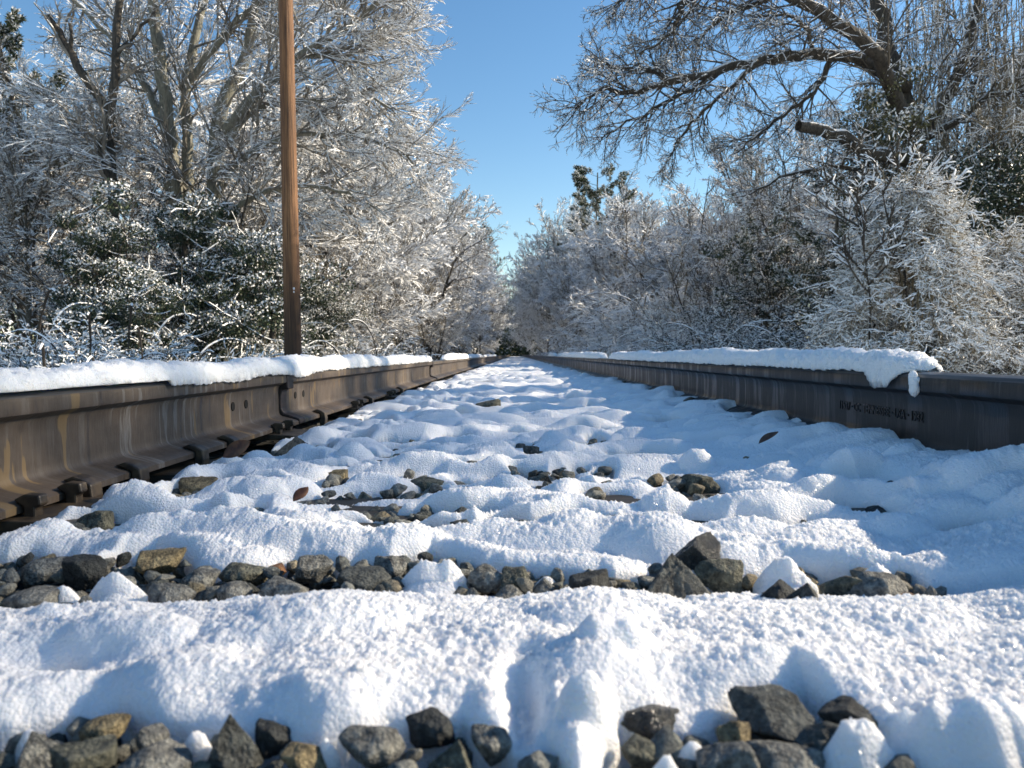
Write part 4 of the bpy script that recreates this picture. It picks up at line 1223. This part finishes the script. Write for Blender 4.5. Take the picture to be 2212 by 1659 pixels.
hand_tree('spreading_tree', 20.0, [
    ([(392, 860, 0), (388, 700, 0), (384, 540, 0), (374, 330, 0), (345, 130, -.4), (330, 0, -.6), (312, -120, -.9)], 42, 17, 26, 26, 3.4, .25),
    ([(400, 700, .2), (404, 480, .3), (405, 330, .4), (402, 180, .6), (428, 60, 1.0), (468, -90, 1.5)], 30, 14, 20, 24, 3.0, .25),
    ([(442, 860, 0), (448, 700, 0), (456, 550, 0), (465, 380, 0), (472, 250, 0), (520, 150, .2), (546, 60, .4), (575, -90, .7)], 46, 18, 26, 26, 3.4, .25),
    ([(468, 300, 0), (560, 200, -.7), (650, 118, -1.2), (720, 78, -1.6), (790, 30, -2.0), (850, -30, -2.6)], 24, 6, 22, 36, 2.6, .15),
    ([(470, 330, 0), (540, 240, -.3), (620, 220, -.6), (720, 215, -1.0), (790, 205, -1.4), (845, 235, -1.8)], 18, 4, 22, 36, 2.3, .15),
    ([(460, 420, 0), (540, 330, -.4), (640, 290, -.9), (740, 290, -1.3), (850, 320, -1.7), (900, 360, -1.9)], 16, 4, 22, 36, 2.2, .15),
    ([(458, 500, 0), (540, 430, -.4), (640, 400, -.8), (760, 420, -1.3), (840, 470, -1.6)], 14, 4, 20, 34, 2.0, .15),
    ([(650, 118, -1.2), (740, 120, -1.0), (800, 100, -.8), (850, 80, -.7), (872, 76, -.7)], 11, 3, 16, 30, 1.8, .1),
    ([(374, 330, 0), (330, 220, .4), (270, 120, .8), (200, 40, 1.2), (110, -40, 1.6)], 22, 9, 18, 26, 2.6, .2),
    ([(370, 420, 0), (300, 330, -.6), (220, 280, -1.0), (130, 250, -1.4)], 14, 5, 16, 24, 2.2, .2),
    ([(402, 180, .6), (500, 60, .2), (600, -20, 0), (700, -60, -.2)], 17, 9, 14, 26, 2.4, .2),
], 'pale_bark', 'twig', .9, (9, 7), 'wide spreading many-stemmed bare tree just behind the utility pole', seed=31, snowt=.0075, rmin=.0042, trop=(-.012, .012), wob=.075, tang=(.28, .65), rmax=.032)

hand_tree('dead_tree', 18.0, [
    ([(236, 860, 0), (240, 640, 0), (245, 440, 0), (238, 300, 0), (246, 160, 0), (252, 40, 0), (262, -80, 0)], 28, 13, 22, 10, 2.0, .3),
    ([(240, 240, 0), (190, 175, -.2), (150, 110, -.4), (125, 65, -.4), (102, 32, -.5)], 20, 11, 12, 4, 1.2, .3),
    ([(148, 110, -.4), (152, 80, -.5), (150, 50, -.5)], 10, 6, 5, 0, 1, .3),
    ([(243, 400, 0), (215, 330, -.3), (222, 285, -.4)], 12, 5, 7, 6, 1.4, .3),
    ([(250, 120, 0), (300, 60, .2), (340, 20, .4)], 10, 5, 8, 8, 1.6, .2),
], 'dark_bark', 'twig', .4, (5, 5), 'dark dead tree with a snapped forked top', seed=12)

# ---- generic kinds
A1 = deciduous(101, 15.5, .24, 20, (7, 5), 'bark', 'twig', 1.0, up=.05, lf0=.42, snowt=.013, rmin=.0065)
A2 = deciduous(102, 13.0, .19, 20, (7, 5), 'pale_bark', 'twig', 1.1, up=.03, lf0=.46, snowt=.014, rmin=.0065)
A3 = deciduous(103, 17.0, .22, 22, (6, 5), 'dark_bark', 'tan_twig', .9, up=.09, lf0=.38, snowt=.011, rmin=.006, forks=2)
A4 = deciduous(104, 11.0, .15, 22, (7, 5), 'bark', 'twig', 1.1, up=-.01, droop=.05, lf0=.50, t_low=.16, snowt=.016, rmin=.0068)
A5 = deciduous(106, 11.0, .15, 26, (8, 6), 'bark', 'twig', 1.0, up=-.01, droop=.03, lf0=.50, t_low=.22, snowt=.016, rmin=.0062)


def dome(seed, H, W, nlimb, counts, bark, twig, snow, snowt=.013, rmin=.0062, zlow=.10, r0=.20):
    """round-crowned tree: limbs sweep out from the stem to the surface of a dome, twigs fan out near it"""
    r = np.random.default_rng(seed); tr, cr = MB(), MB()
    st, sr = grow(np.array([[0, 0, -.3]]), np.array([[.03, .02, 1.0]]), np.array([H * .8]), np.array([r0]), np.array([.03]), 12, .05, .02, r)
    tr.tubes(st, sr, 9, 0)
    a = r.uniform(0, 2 * PI, nlimb); u = r.uniform(zlow, 1.0, nlimb) ** .85
    k = r.uniform(.72, 1.04, nlimb) * (1 + .10 * np.sin(3 * a + seed) + .06 * np.sin(7 * a + 9 * u))
    rad = W * np.sqrt(np.clip(1 - ((u - .38) / np.where(u > .38, .64, .62)) ** 2, .02, 1)) * k
    E = np.stack([rad * np.cos(a), rad * np.sin(a), H * u * np.minimum(k, 1.03)], -1)
    S0 = np.stack([st[0, 0, 0] + np.zeros(nlimb), np.zeros(nlimb), np.clip(E[:, 2] * r.uniform(.35, .62, nlimb), .3, H * .62)], -1)
    Md = (S0 + E) / 2 + np.stack([r.normal(size=nlimb) * .3, r.normal(size=nlimb) * .3, r.uniform(-.1, .16, nlimb) * np.linalg.norm(E - S0, axis=1)], -1)
    t = np.linspace(0, 1, 11)[None, :, None]
    P = S0[:, None] * (1 - t) ** 2 + 2 * Md[:, None] * t * (1 - t) + E[:, None] * t ** 2
    P[:, 1:-1] += np.cumsum(r.normal(size=(nlimb, 9, 3)) * .035, axis=1)
    L = np.linalg.norm(np.diff(P, axis=1), axis=2).sum(1)
    R = np.linspace(1, 0, 11)[None, :] * (.012 * L)[:, None] + .008
    tr.tubes(P, R, 5, 0)
    s, d, l, rad = spawn(P, R, np.minimum(L, 4.5), 8, .35, 1.0, .3, .75, .36, r, .55)
    P2, R2 = grow(s, d, l, np.clip(rad, .009, .02), np.full(len(l), .007), 6, .09, .0, r)
    cr.tubes(P2, R2, 4, 0, 1, snow * .9, snowt, r)
    twigs_from(cr, P2, R2, l, r, counts, snow, (.0, -.01), .09, (.3, .75), (.5, .55), 0, rmin, snowt)
    return tr.mesh('trunk', [M[bark]], True), cr.mesh('crown', TWM(twig))


D1 = dome(141, 11.0, 4.7, 150, (6, 5), 'bark', 'twig', 1.15, .020, .0095)
D2 = dome(142, 10.0, 4.4, 150, (6, 5), 'bark', 'twig', 1.4, .024, .0100)
U1 = deciduous(111, 5.2, .060, 20, (7, 6), 'dark_bark', 'tan_twig', .55, up=.04, lf0=.50, t_low=.12, forks=4, snowt=.007, rmin=.0038)
U2 = deciduous(112, 6.2, .070, 22, (7, 6), 'dark_bark', 'twig', .80, up=-.02, droop=.07, lf0=.52, t_low=.10, forks=3, snowt=.009, rmin=.004)
U3 = deciduous(113, 4.2, .045, 18, (7, 6), 'dark_bark', 'dark_twig', .62, up=.02, lf0=.55, t_low=.08, forks=5, snowt=.007, rmin=.0038)
P1 = pine(121, 15.0, .19, .45, 3.0, 12, 64, .24)
P2 = pine(122, 13.0, .16, .28, 2.8, 11, 46, .28)
P4 = pine(124, 10.0, .14, .35, 2.3, 13, 80, .40, .16, .020)
P3 = pine(123, 6.0, .08, .06, 2.1, 10, 30, .45, .15)

FAR_L = ('bare frosted tree crowded into the wood behind the utility pole', 'frosted trees of the wood behind the utility pole')
FAR_R = ('bare frosted tree crowded into the wood across the track from the pole', 'frosted trees of the wood across the track from the pole')

# pole side of the track: named trees of the visible edge
place('bare_tree', D1, -7.3, 29.5, .4, 1.0, 'round crowned frosted tree behind the pole, bulging into the sky gap', sz=1.12)
place('bare_tree', D1, -6.3, 42.0, 2.1, 1.04, 'second round crowned frosted tree along the pole side of the sky gap', sz=1.10)
place('bare_tree', D2, -5.7, 57.0, 4.0, 1.08, 'third round frosted tree along the pole side of the sky gap', sz=1.22)
place('bare_tree', D1, -5.3, 73.0, 1.2, 1.0, 'last round frosted tree before the dark pine on the pole side', sz=1.05)
place('pine_tree', P2, -3.4, 84.0, 1.0, 1.12, 'dark pine showing past the frosted trees at the end of the pole side edge', 'pine tree')
place('pine_tree', P4, -13.6, 21.2, .3, .98, 'snowy green pine rising over the white thicket beyond the dead tree', 'pine tree')
place('bare_tree', A5, -11.7, 18.6, 2.6, .60, 'brilliant white frosted tree below the snowy green pine')
rl = np.random.default_rng(9)
for i, (x, y, m, s) in enumerate([(-12.5, 24, A3, 1.0), (-14, 30, A1, 1.0), (-11, 38, A3, 1.05), (-16, 38, A2, 1.1), (-12, 48, A1, 1.1), (-18, 46, A3, 1.0), (-10, 57, A3, 1.0), (-15, 60, A2, 1.2), (-21, 33, A1, 1.0),
                                  (-24, 40, A4, 1.3), (-9.5, 70, A1, 1.0), (-14, 74, A4, 1.4), (-8, 84, A3, 1.0), (-20, 56, A1, 1.2), (-26, 50, A3, 1.1), (-30, 42, A2, 1.3), (-22, 25, A2, .9)]):
    place('bare_tree', m, x, y, rl.uniform(0, 6.28), s * rl.uniform(.66, .80), FAR_L[0], 'tree', FAR_L[1])
# understorey, pole side
UL = ('frosted understorey sapling in the thicket behind the utility pole', 'understorey saplings behind the utility pole')
for x, y, m, s in [(-6.6, 17.0, U3, .7), (-8.4, 16.2, U3, .75), (-9.6, 18.0, U3, .9), (-12.6, 20.0, U2, 1.0), (-10.8, 20.5, U1, 1.2), (-7.2, 20.0, U2, 1.0), (-6.4, 23.5, U1, .95), (-8.6, 24.0, U1, 1.2),
                   (-5.4, 27.5, U3, 1.0), (-5.9, 31.0, U2, .95), (-7.4, 30.0, U1, 1.1), (-5.2, 36.0, U1, 1.0), (-5.0, 43.0, U3, 1.2), (-4.6, 50.0, U1, 1.1), (-4.2, 58.0, U1, 1.2), (-3.9, 67.0, U1, 1.2), (-14.5, 17.5, U3, 1.2), (-13.0, 23.0, U2, 1.3),
                   (-15.5, 20.0, U1, 1.2), (-9.0, 27.5, U3, 1.5), (-11, 27, U1, 1.5), (-8, 38, U3, 1.6), (-7, 46, U1, 1.5), (-6.4, 55, U3, 1.6), (-18, 22, U1, 1.4)]:
    place('sapling', m, x, y, rl.uniform(0, 6.28), s, UL[0], 'sapling', UL[1])
place('sapling', U2, -5.55, 22.5, .9, .62, 'low white sapling with drooping twigs at the track edge past the pole', 'sapling')
place('sapling', U1, -3.6, 33.0, 2.0, .62, 'olive tan sapling under the crooked black limb', 'sapling')

# crooked black limb low over the track edge
hand_tree('crooked_tree', 34.0, [
    ([(800, 800, 0), (805, 700, 0), (815, 640, 0), (850, 650, 0), (895, 648, 0), (935, 650, 0), (955, 640, -.1), (965, 618, -.2), (985, 604, -.3), (1020, 598, -.4)], 14, 4, 30, 14, 1.8, .4),
    ([(960, 625, -.2), (985, 560, -.3), (1020, 530, -.3), (1060, 510, -.4)], 6, 2, 12, 18, 1.6, .1),
], 'dark_bark', 'twig', .5, (6, 5), 'crooked black-limbed small tree bending low towards the track past the pole', seed=41, rmin=.006)

# lettered-rail side
place('bare_tree', D2, 7.3, 44.0, .5, .98, 'brilliant white round tree in the sun across the track, below the dark pine tops')
place('pine_tree', P4, 6.6, 60.0, 1.4, 1.50, 'tall dark pine standing over the white trees at the end of the track', 'pine tree')
place('pine_tree', P4, 8.0, 62.5, 3.4, 1.42, 'second dark pine crowding the tall one over the white trees', 'pine tree')
place('bare_tree', D1, 3.0, 80.0, 2.5, .80, 'small round tree at the very end of the track beside the sky gap', sz=1.1)
place('bare_tree', D1, 4.4, 66.0, 3.7, .92, 'greyish round tree in front of the tall dark pine, by the sky gap', sz=1.28)
place('bare_tree', D2, 11.4, 52.0, 1.7, .92, 'wide white frosted tree beside the brilliant one across the track')
place('bare_tree', D1, 6.0, 55.0, 5.2, .85, 'low round frosted tree under the tall dark pine', sz=1.0)
place('bare_tree', D2, 8.3, 33.0, 2.2, .72, 'low round frosted tree behind the snow-laden vine mounds')
place('pine_tree', P2, 11.0, 36.0, .4, .75, 'pine with snowy boughs showing behind the hanging oak twigs', 'pine tree')
place('pine_tree', P3, 6.7, 20.5, 2.0, .72, 'young pine with snow-bent boughs below the oak limb', 'pine tree')
place('pine_tree', P3, 7.0, 17.3, 4.0, .82, 'second young pine tucked under the oak beside its trunk', 'pine tree')
place('pine_tree', P2, 15.5, 24.0, 2.2, .75, 'dark pine behind the oak trunk', 'pine tree')
for i, (x, y, m, s) in enumerate([(13, 31, A2, .6), (17, 37, A2, .6), (14.5, 41, A2, .55), (19, 52, A1, .5), (10.5, 68, A1, .62), (16, 64, A4, .75), (22, 44, A2, .6), (9, 78, A3, .62),
                                  (14, 80, A1, .8), (20, 31, A2, .8), (15.5, 20.5, A2, .75), (23, 57, A3, .75), (6.4, 86, A1, .65)]):
    place('bare_tree', m, x, y, rl.uniform(0, 6.28), s * rl.uniform(.92, 1.08), FAR_R[0], 'tree', FAR_R[1])
UR = ('frosted understorey sapling in the thicket across the track from the pole', 'understorey saplings across the track from the pole')
for x, y, m, s in [(7.0, 19.5, U3, .8), (8.6, 24, U2, 1.1), (6.2, 24.5, U1, .85), (7.2, 28.5, U2, 1.1), (9.6, 28, U3, 1.4), (5.6, 33, U1, .9), (6.6, 38, U2, 1.1), (5.2, 44, U1, 1.0), (7.0, 46, U3, 1.4),
                   (4.9, 52, U1, 1.1), (5.0, 60, U3, 1.3), (4.4, 68, U1, 1.2), (11.0, 17.5, U1, 1.1), (12.0, 22.0, U2, 1.3), (10.5, 25, U1, 1.3), (11.0, 32, U3, 1.6), (5.8, 21.5, U3, .7), (8, 55, U1, 1.5)]:
    place('sapling', m, x, y, rl.uniform(0, 6.28), s, UR[0], 'sapling', UR[1])
for i, (x, y, k) in enumerate([(-9, 96, .95), (-5.5, 101, .8), (-2.2, 98, .62), (.8, 103, .6), (3.6, 99, .7), (7.2, 97, .85), (11, 100, .8), (-13, 99, 1.0), (15, 99, .8)]):
    place('pine_tree', P2 if i % 2 else P3, x, y, i * 1.3, k * (1 if i % 2 else 2.0), 'far dark pine closing the view where the track ends', 'pine tree', 'far pines at the end of the track', sz=k * (.8 if i % 2 else 1.6))
# trees outside the frame that shade the track
place('pine_tree', P3, 10.8, 6.9, 1.0, 1.0, 'young pine beside the clearing next to the track', 'pine tree')
place('bare_tree', A3, 13.5, 9.3, 1.0, .9, 'tall forked tree beside the clearing next to the track')

# ---- bushes, brambles, ivy, weeds
B1 = bush(201, 1.6, .85, 150, (14, 6), 'dark_twig', .9, 7000, 'ivy', .20, .009, .045, .0035)
B2 = bush(202, 1.4, .80, 150, (16, 6), 'tan_twig', .80, 0, 'ivy', .16, .007, .05, .0035)
B4 = bush(204, 1.8, 1.3, 150, (14, 6), 'dark_twig', .62, 4000, 'ivy', .15, .007, .05, .0036)
B3 = bush(203, 1.8, 1.6, 150, (16, 8), 'tan_twig', 1.3, 900, 'olive', .17, .014, .05, .0042)
for x, y, s, lb in [(-5.9, 10.8, .95, 'dark leafed bramble mound with arching snowy canes, beside the rail snow'), (-7.0, 11.2, 1.05, 'bramble mound at the picture edge, behind the rail snow'), (-5.2, 11.9, .75, 'low bramble between the mound and the tall weeds'),
                    (-8.0, 12.6, 1.3, 'large bramble behind the other mounds'), (-6.7, 13.2, 1.2, 'shaded bramble at the foot of the ivy')]:
    place1('bramble_bush', B1, x, y, rl.uniform(0, 6.28), s, lb)
place1('frosted_bush', B1, -3.55, 19.0, .3, 1.15, 'rounded snow-covered bush on the track side of the pole')
place1('frosted_bush', B1, -2.75, 19.6, 1.3, .62, 'small snowy bush at the tip of the rounded one')
place1('frosted_bush', B2, -4.4, 18.4, 2.3, 1.1, 'twiggy white bush just behind the pole')
place1('frosted_bush', B2, -4.9, 15.0, 1.0, .95, 'frosted twiggy bush close beside the pole foot')
for x, y, s, lb in [(3.2, 44, 1.6, 'round frosted bush at the track edge, first of a pair'), (4.4, 42, 1.9, 'larger round frosted bush, second of the pair at the track edge'), (4.5, 34, 1.6, 'low grey bush beyond the pair of round bushes')]:
    place1('frosted_bush', B2, x, y, rl.uniform(0, 6.28), s, lb)
for x, y, s, lb in [(4.9, 28.5, 1.25, 'snow-laden vine mound catching sun across the track'), (6.3, 28.0, 1.5, 'taller snow-laden vine mound behind the sunlit one'), (5.4, 24.0, .9, 'low tangle under the vine mounds'),
                    (5.2, 13.6, .75, 'shaded frosted tangle along the lettered rail'), (6.4, 12.6, .8, 'shaded frosted tangle below the pyramid of vines'), (7.9, 12.4, .95, 'dark frosted tangle at the picture edge under the vines'), (4.6, 16.4, .85, 'grey frosted tangle behind the long rail snow'),
                    (5.0, 19.5, .9, 'grey frosted tangle behind the first shaded one')]:
    place1('vine_tangle', B4 if y < 20 else B3, x, y, rl.uniform(0, 6.28), s, lb, 'vines')

# pyramid of sunlit snowy vines over a sapling
def vine_mound(seed, H, W, n, snow=.95):
    r = np.random.default_rng(seed); mb = MB()
    m = 34
    a = r.uniform(0, 2 * PI, n); t = r.random(n) ** .7
    rad = W * (1 - t) ** .85 * r.uniform(.45, 1.0, n)
    b = np.stack([rad * np.cos(a), rad * np.sin(a), H * t], -1)
    d = np.stack([np.cos(a), np.sin(a), r.normal(size=n) * .4], -1) + r.normal(size=(n, 3)) * .45
    P, R = grow(b, d, r.uniform(.3, .9, n), np.full(n, .009), np.full(n, .005), 7, .18, -.10, r, -.14)
    mb.tubes(P, R * .8, 4, 0, 1, snow, .009, r)
    twigs_from(mb, P, R, np.full(n, .6), r, (9, 4), snow, (-.05,), .2, (.5, 1.2), (.42, .5), 0, .0036, .007)
    st = grow(np.zeros((5, 3)), np.array([[.05, 0, 1], [-.1, .05, 1], [.1, .1, 1], [0, -.1, 1], [.2, 0, 1.0]]), np.full(5, H * 1.05), np.full(5, .022), np.full(5, .008), 9, .08, .03, r)
    mb.tubes(*st, 5, 0, 1, .5, .012, r)
    return mb.mesh('foliage', [M['tan_twig'], M['twig_snow']])


c = at(1960, 760, 11.6)
place1('vine_mound', vine_mound(5, 3.0, 1.35, 620), c[0], c[1], 0, 1.0, 'sunlit pyramid of snowy vines smothering a sapling', 'vines', z=-.55)
c = at(2150, 760, 12.6)
place1('vine_mound', vine_mound(6, 2.25, .85, 330), c[0], c[1], 0, 1.0, 'smaller snowy vine mound at the picture edge beside the pyramid', 'vines', z=-.55)
# bright saplings rising through the pyramid
SA = deciduous(131, 3.6, .022, 11, (4,), 'dark_twig', 'dark_twig', 1.3, up=.07, lf0=.34, t_low=.45, snowt=.014, rmin=.0048, n2=4)
c = at(1990, 760, 11.2); place('sapling', SA, c[0], c[1], .4, 1.0, 'snow-white sapling with forked top standing above the vine pyramid', 'sapling', z=-.55)
c = at(1880, 760, 11.3); place('sapling', SA, c[0], c[1], 2.4, .86, 'snow-white sapling in front of the vine pyramid', 'sapling', z=-.55)
c = at(2215, 760, 10.8); place('sapling', SA, c[0], c[1], 4.4, .62, 'low snow-white sapling at the picture edge', 'sapling', z=-.55)

# ivy-clad trunks behind the brambles
def ivy_column(seed, H, W, nleaf, snow=.75, twig='dark_twig'):
    r = np.random.default_rng(seed); tr, mb = MB(), MB()
    P, R = grow(np.zeros((2, 3)) + np.array([[0, 0, -.2], [.2, .1, -.2]]), np.array([[.04, 0, 1], [-.06, .05, 1.0]]), np.array([H, H * .9]), np.full(2, .09), np.full(2, .05), 10, .05, .02, r)
    tr.tubes(P, R, 8, 0)
    k = int(34 * W * H / 4); zc = H * r.random(k) ** .8
    C = np.stack([r.normal(size=k) * W * .42 * (1.15 - .5 * zc / H), r.normal(size=k) * W * .36, zc], -1); rad = r.uniform(.22, .55, k) * W * .6
    leaf_cloud(mb, C, rad, nleaf, .056, r, 0, 1, snow, .75, .5)
    q = C[r.integers(k, size=160)]
    Pt, Rt = grow(q, r.normal(size=(160, 3)), r.uniform(.4, 1.0, 160), np.full(160, .008), np.full(160, .005), 6, .2, .0, r)
    mb.tubes(Pt, Rt, 4, 2, 1, .85, .013, r)
    return tr.mesh('trunk', [M['dark_bark']], True), mb.mesh('foliage', [M['ivy'], M['twig_snow'], M[twig]])


IV1 = ivy_column(301, 3.8, 1.5, 26000, .52); IV2 = ivy_column(302, 3.0, 1.9, 26000, .52); IV3 = ivy_column(303, 4.6, 1.9, 24000, .22)
for (px, Y, m, s, lb) in [(250, 15.6, IV1, .95, 'tall ivy-smothered trunk behind the bramble mounds'), (330, 15.0, IV2, .75, 'ivy heap between the two ivy-smothered trunks'), (400, 17.4, IV1, 1.12, 'ivy-smothered stem at the foot of the spreading tree'),
                          (560, 16.6, IV2, 1.05, 'ivy mound close beside the utility pole, snow on its leaves'), (500, 17.6, IV1, .9, 'ivy-clad stem behind the ivy mound by the pole'), (690, 21.0, IV2, .8, 'ivy mound in the shade on the track side of the pole')]:
    c = at(px, 770, Y); place('ivy_column', m, c[0], c[1], rl.uniform(0, 6.28), s, lb, 'ivy', parts=('trunk', 'foliage'))
for (px, Y, m, s, lb) in [(1640, 21, IV1, .95, 'ivy-clad stem below the young pine'), (1900, 17, IV2, 1.0, 'ivy heap at the foot of the oak'), (2075, 15.2, IV3, .95, 'dark ivy-clad stem behind the vine pyramid'), (2185, 15.0, IV3, 1.0, 'dark ivy wall at the picture edge behind the smaller vine mound'), (1990, 16.0, IV3, .85, 'dark ivy wall between the oak and the vine pyramid'), (2130, 17.5, IV3, 1.2, 'tall dark ivy wall under the hanging vines'), (1800, 19.0, IV3, .7, 'dark ivy heap beneath the broken oak limb')]:
    c = at(px, 770, Y); place('ivy_column', m, c[0], c[1], rl.uniform(0, 6.28), s, lb, 'ivy', parts=('trunk', 'foliage'))
# ivy high in the oak
c = at(1915, 285, 15.6)
mb = MB(); r = np.random.default_rng(8)
k = 60; C = np.stack([r.normal(size=k) * .45, r.normal(size=k) * .35, r.normal(size=k) * .6], -1); leaf_cloud(mb, C, r.uniform(.15, .3, k), 7000, .065, r, 0, 1, .6)
o = obj('ivy', mb.mesh('ivy', [M['olive'], M['twig_snow']]), None, c); tag(o, 'clump of olive ivy hanging in the oak above its broken limb', 'ivy')

# hanging vines beside the oak
mb = MB(); r = np.random.default_rng(18); n = 210
xy = np.stack([r.uniform(-2.0, 2.2, n), r.uniform(-.8, 1.2, n), r.uniform(5.0, 9.5, n)], -1)
P, R = grow(xy, np.stack([r.normal(size=n) * .05, r.normal(size=n) * .05, -np.ones(n)], -1), r.uniform(2.0, 7.0, n), np.full(n, .010), np.full(n, .006), 16, .06, -.05, r)
P[..., 2] = np.maximum(P[..., 2], .1)
mb.tubes(P, R, 4, 0, 1, 1.4, .012, r)
twigs_from(mb, P, R, np.full(n, 1.0), r, (16, 3), .8, (-.12, -.08), .18, (.3, .9), (.40, .4), 0, .005, .010)
c = at(2110, 770, 16.5)
place1('hanging_vines', mb.mesh('hanging_vines', TWM('tan_twig')), c[0], c[1], 0, 1.0, 'curtain of frosted vines hanging beside the oak trunk', 'vines', z=-.5)

# weeds
def weed(seed, n, H):
    r = np.random.default_rng(seed); mb = MB()
    b = np.stack([r.normal(size=n) * .22, r.normal(size=n) * .22, np.zeros(n)], -1)
    d = np.stack([r.normal(size=n) * .28, r.normal(size=n) * .28, np.ones(n)], -1)
    P, R = grow(b, d, H * r.uniform(.5, 1.15, n), np.full(n, .007), np.full(n, .004), 8, .07, -.01, r, -.05)
    mb.tubes(P, R, 4, 0, 1, 1.6, .010, r)
    s, dd, l, rad = spawn(P, R, np.full(n, H), 7, .3, 1.0, .2, .7, .26, r)
    Pp, Rr = grow(s, dd, l, np.full(len(l), .006), np.full(len(l), .003), 6, .10, .06, r, .05)
    mb.tubes(Pp, Rr, 4, 0, 1, 1.5, .010, r)
    return mb.mesh('weed', TWM('tan_twig'))


W1, W2 = weed(61, 46, .95), weed(62, 60, .6)
for px, Y, m, s, lb in [(487, 12.0, W1, 1.1, 'tall frosted weed clump standing before the pole'), (515, 12.3, W2, 1.1, 'shorter frosted weeds beside the tall clump'), (445, 12.2, W2, 1.0, 'frosted weeds between the bramble and the tall clump'), (550, 12.6, W2, 1.1, 'frosted weeds nearest the pole foot'),
                        (590, 13.2, W2, .95, 'frosted grass tuft touching the pole foot'), (680, 14.5, W2, 1.0, 'frosted weeds on the track side of the pole'), (740, 15.5, W2, 1.0, 'second patch of frosted weeds on the track side of the pole'), (400, 12.0, W2, .8, 'low frosted weeds in front of the bramble')]:
    c = at(px, 770, Y); place1('frosted_weed', m, c[0], c[1], rl.uniform(0, 6.28), s, lb, 'weed')
# thin posts near the far end
for (px, Y, h, lb) in [(1037, 40, 1.5, 'thin dark marker post at the track edge past the bushes'), (1184, 46, 1.2, 'thin dark stake on the opposite track edge')]:
    c = at(px, 770, Y); mb = MB(); mb.tubes(np.array([[[0, 0, -.4], [0, 0, h * .5], [.02, 0, h]]]), np.array([[.05, .05, .04]]), 8, 0)
    o = obj('marker_post', mb.mesh('marker_post', [M['dark_bark']]), None, (c[0], c[1], -.45)); tag(o, lb, 'post')

# ---- the far wood, one mass
r = np.random.default_rng(99); mb = MB()
pos = []
for i in range(420):
    k = r.random()
    if k < .36: x, y = r.uniform(-62, -26), r.uniform(16, 95)
    elif k < .56: x, y = r.uniform(27, 62), r.uniform(30, 95)
    else: x, y = r.uniform(-30, 30), r.uniform(92, 130)
    pos.append((x, y, -.6))
pos = np.array(pos); n = len(pos)
Hh = np.where(pos[:, 0] > 20, r.uniform(6, 9, n), r.uniform(9, 13, n))
P, R = grow(pos, np.tile([0, 0, 1.0], (n, 1)) + r.normal(size=(n, 3)) * .05, Hh, r.uniform(.09, .22, n), np.full(n, .03), 8, .03, .02, r)
mb.tubes(P, R, 6, 0)
s, d, l, rad = spawn(P, R, Hh, 11, .12, 1.0, .6, 1.2, .34, r)
Pb, Rb = grow(s, d, l, np.clip(rad, .02, .06), np.full(len(l), .012), 6, .12, .04, r)
mb.tubes(Pb, Rb, 4, 0, 1, .5, .02, r)
s, d, l, rad = spawn(Pb, Rb, l, 9, .15, 1.0, .4, 1.1, .40, r)
Pc, Rc = grow(s, d, l, np.full(len(l), .013), np.full(len(l), .008), 4, .15, .0, r)
mb.tubes(Pc, Rc, 3, 0, 1, .6, .018, r)
ev = pos[(r.random(n) < .45) | (pos[:, 1] > 91)]; C = []
for p in ev:
    for z in np.arange(.3, 8, .7): C.append(p + np.array([r.normal() * .8, r.normal() * .8, z]))
C = np.concatenate([np.array(C), np.stack([r.uniform(-16, 16, 420), r.uniform(91, 97, 420), r.uniform(-.4, 3.2, 420)], -1)]); leaf_cloud(mb, C, r.uniform(.7, 1.5, len(C)), 190000, .32, r, 2, 1, .22, .7, .2)
o = obj('woodland', mb.mesh('woodland', [M['dark_twig'], M['twig_snow'], M['needle']])); tag(o, 'dense far wood of dark trunks and evergreens closing the view', 'woodland', None, 'stuff')
print('meshes', len(bpy.data.meshes), 'polys', sum(len(m.polygons) for m in bpy.data.meshes), 'objects', len(bpy.data.objects))
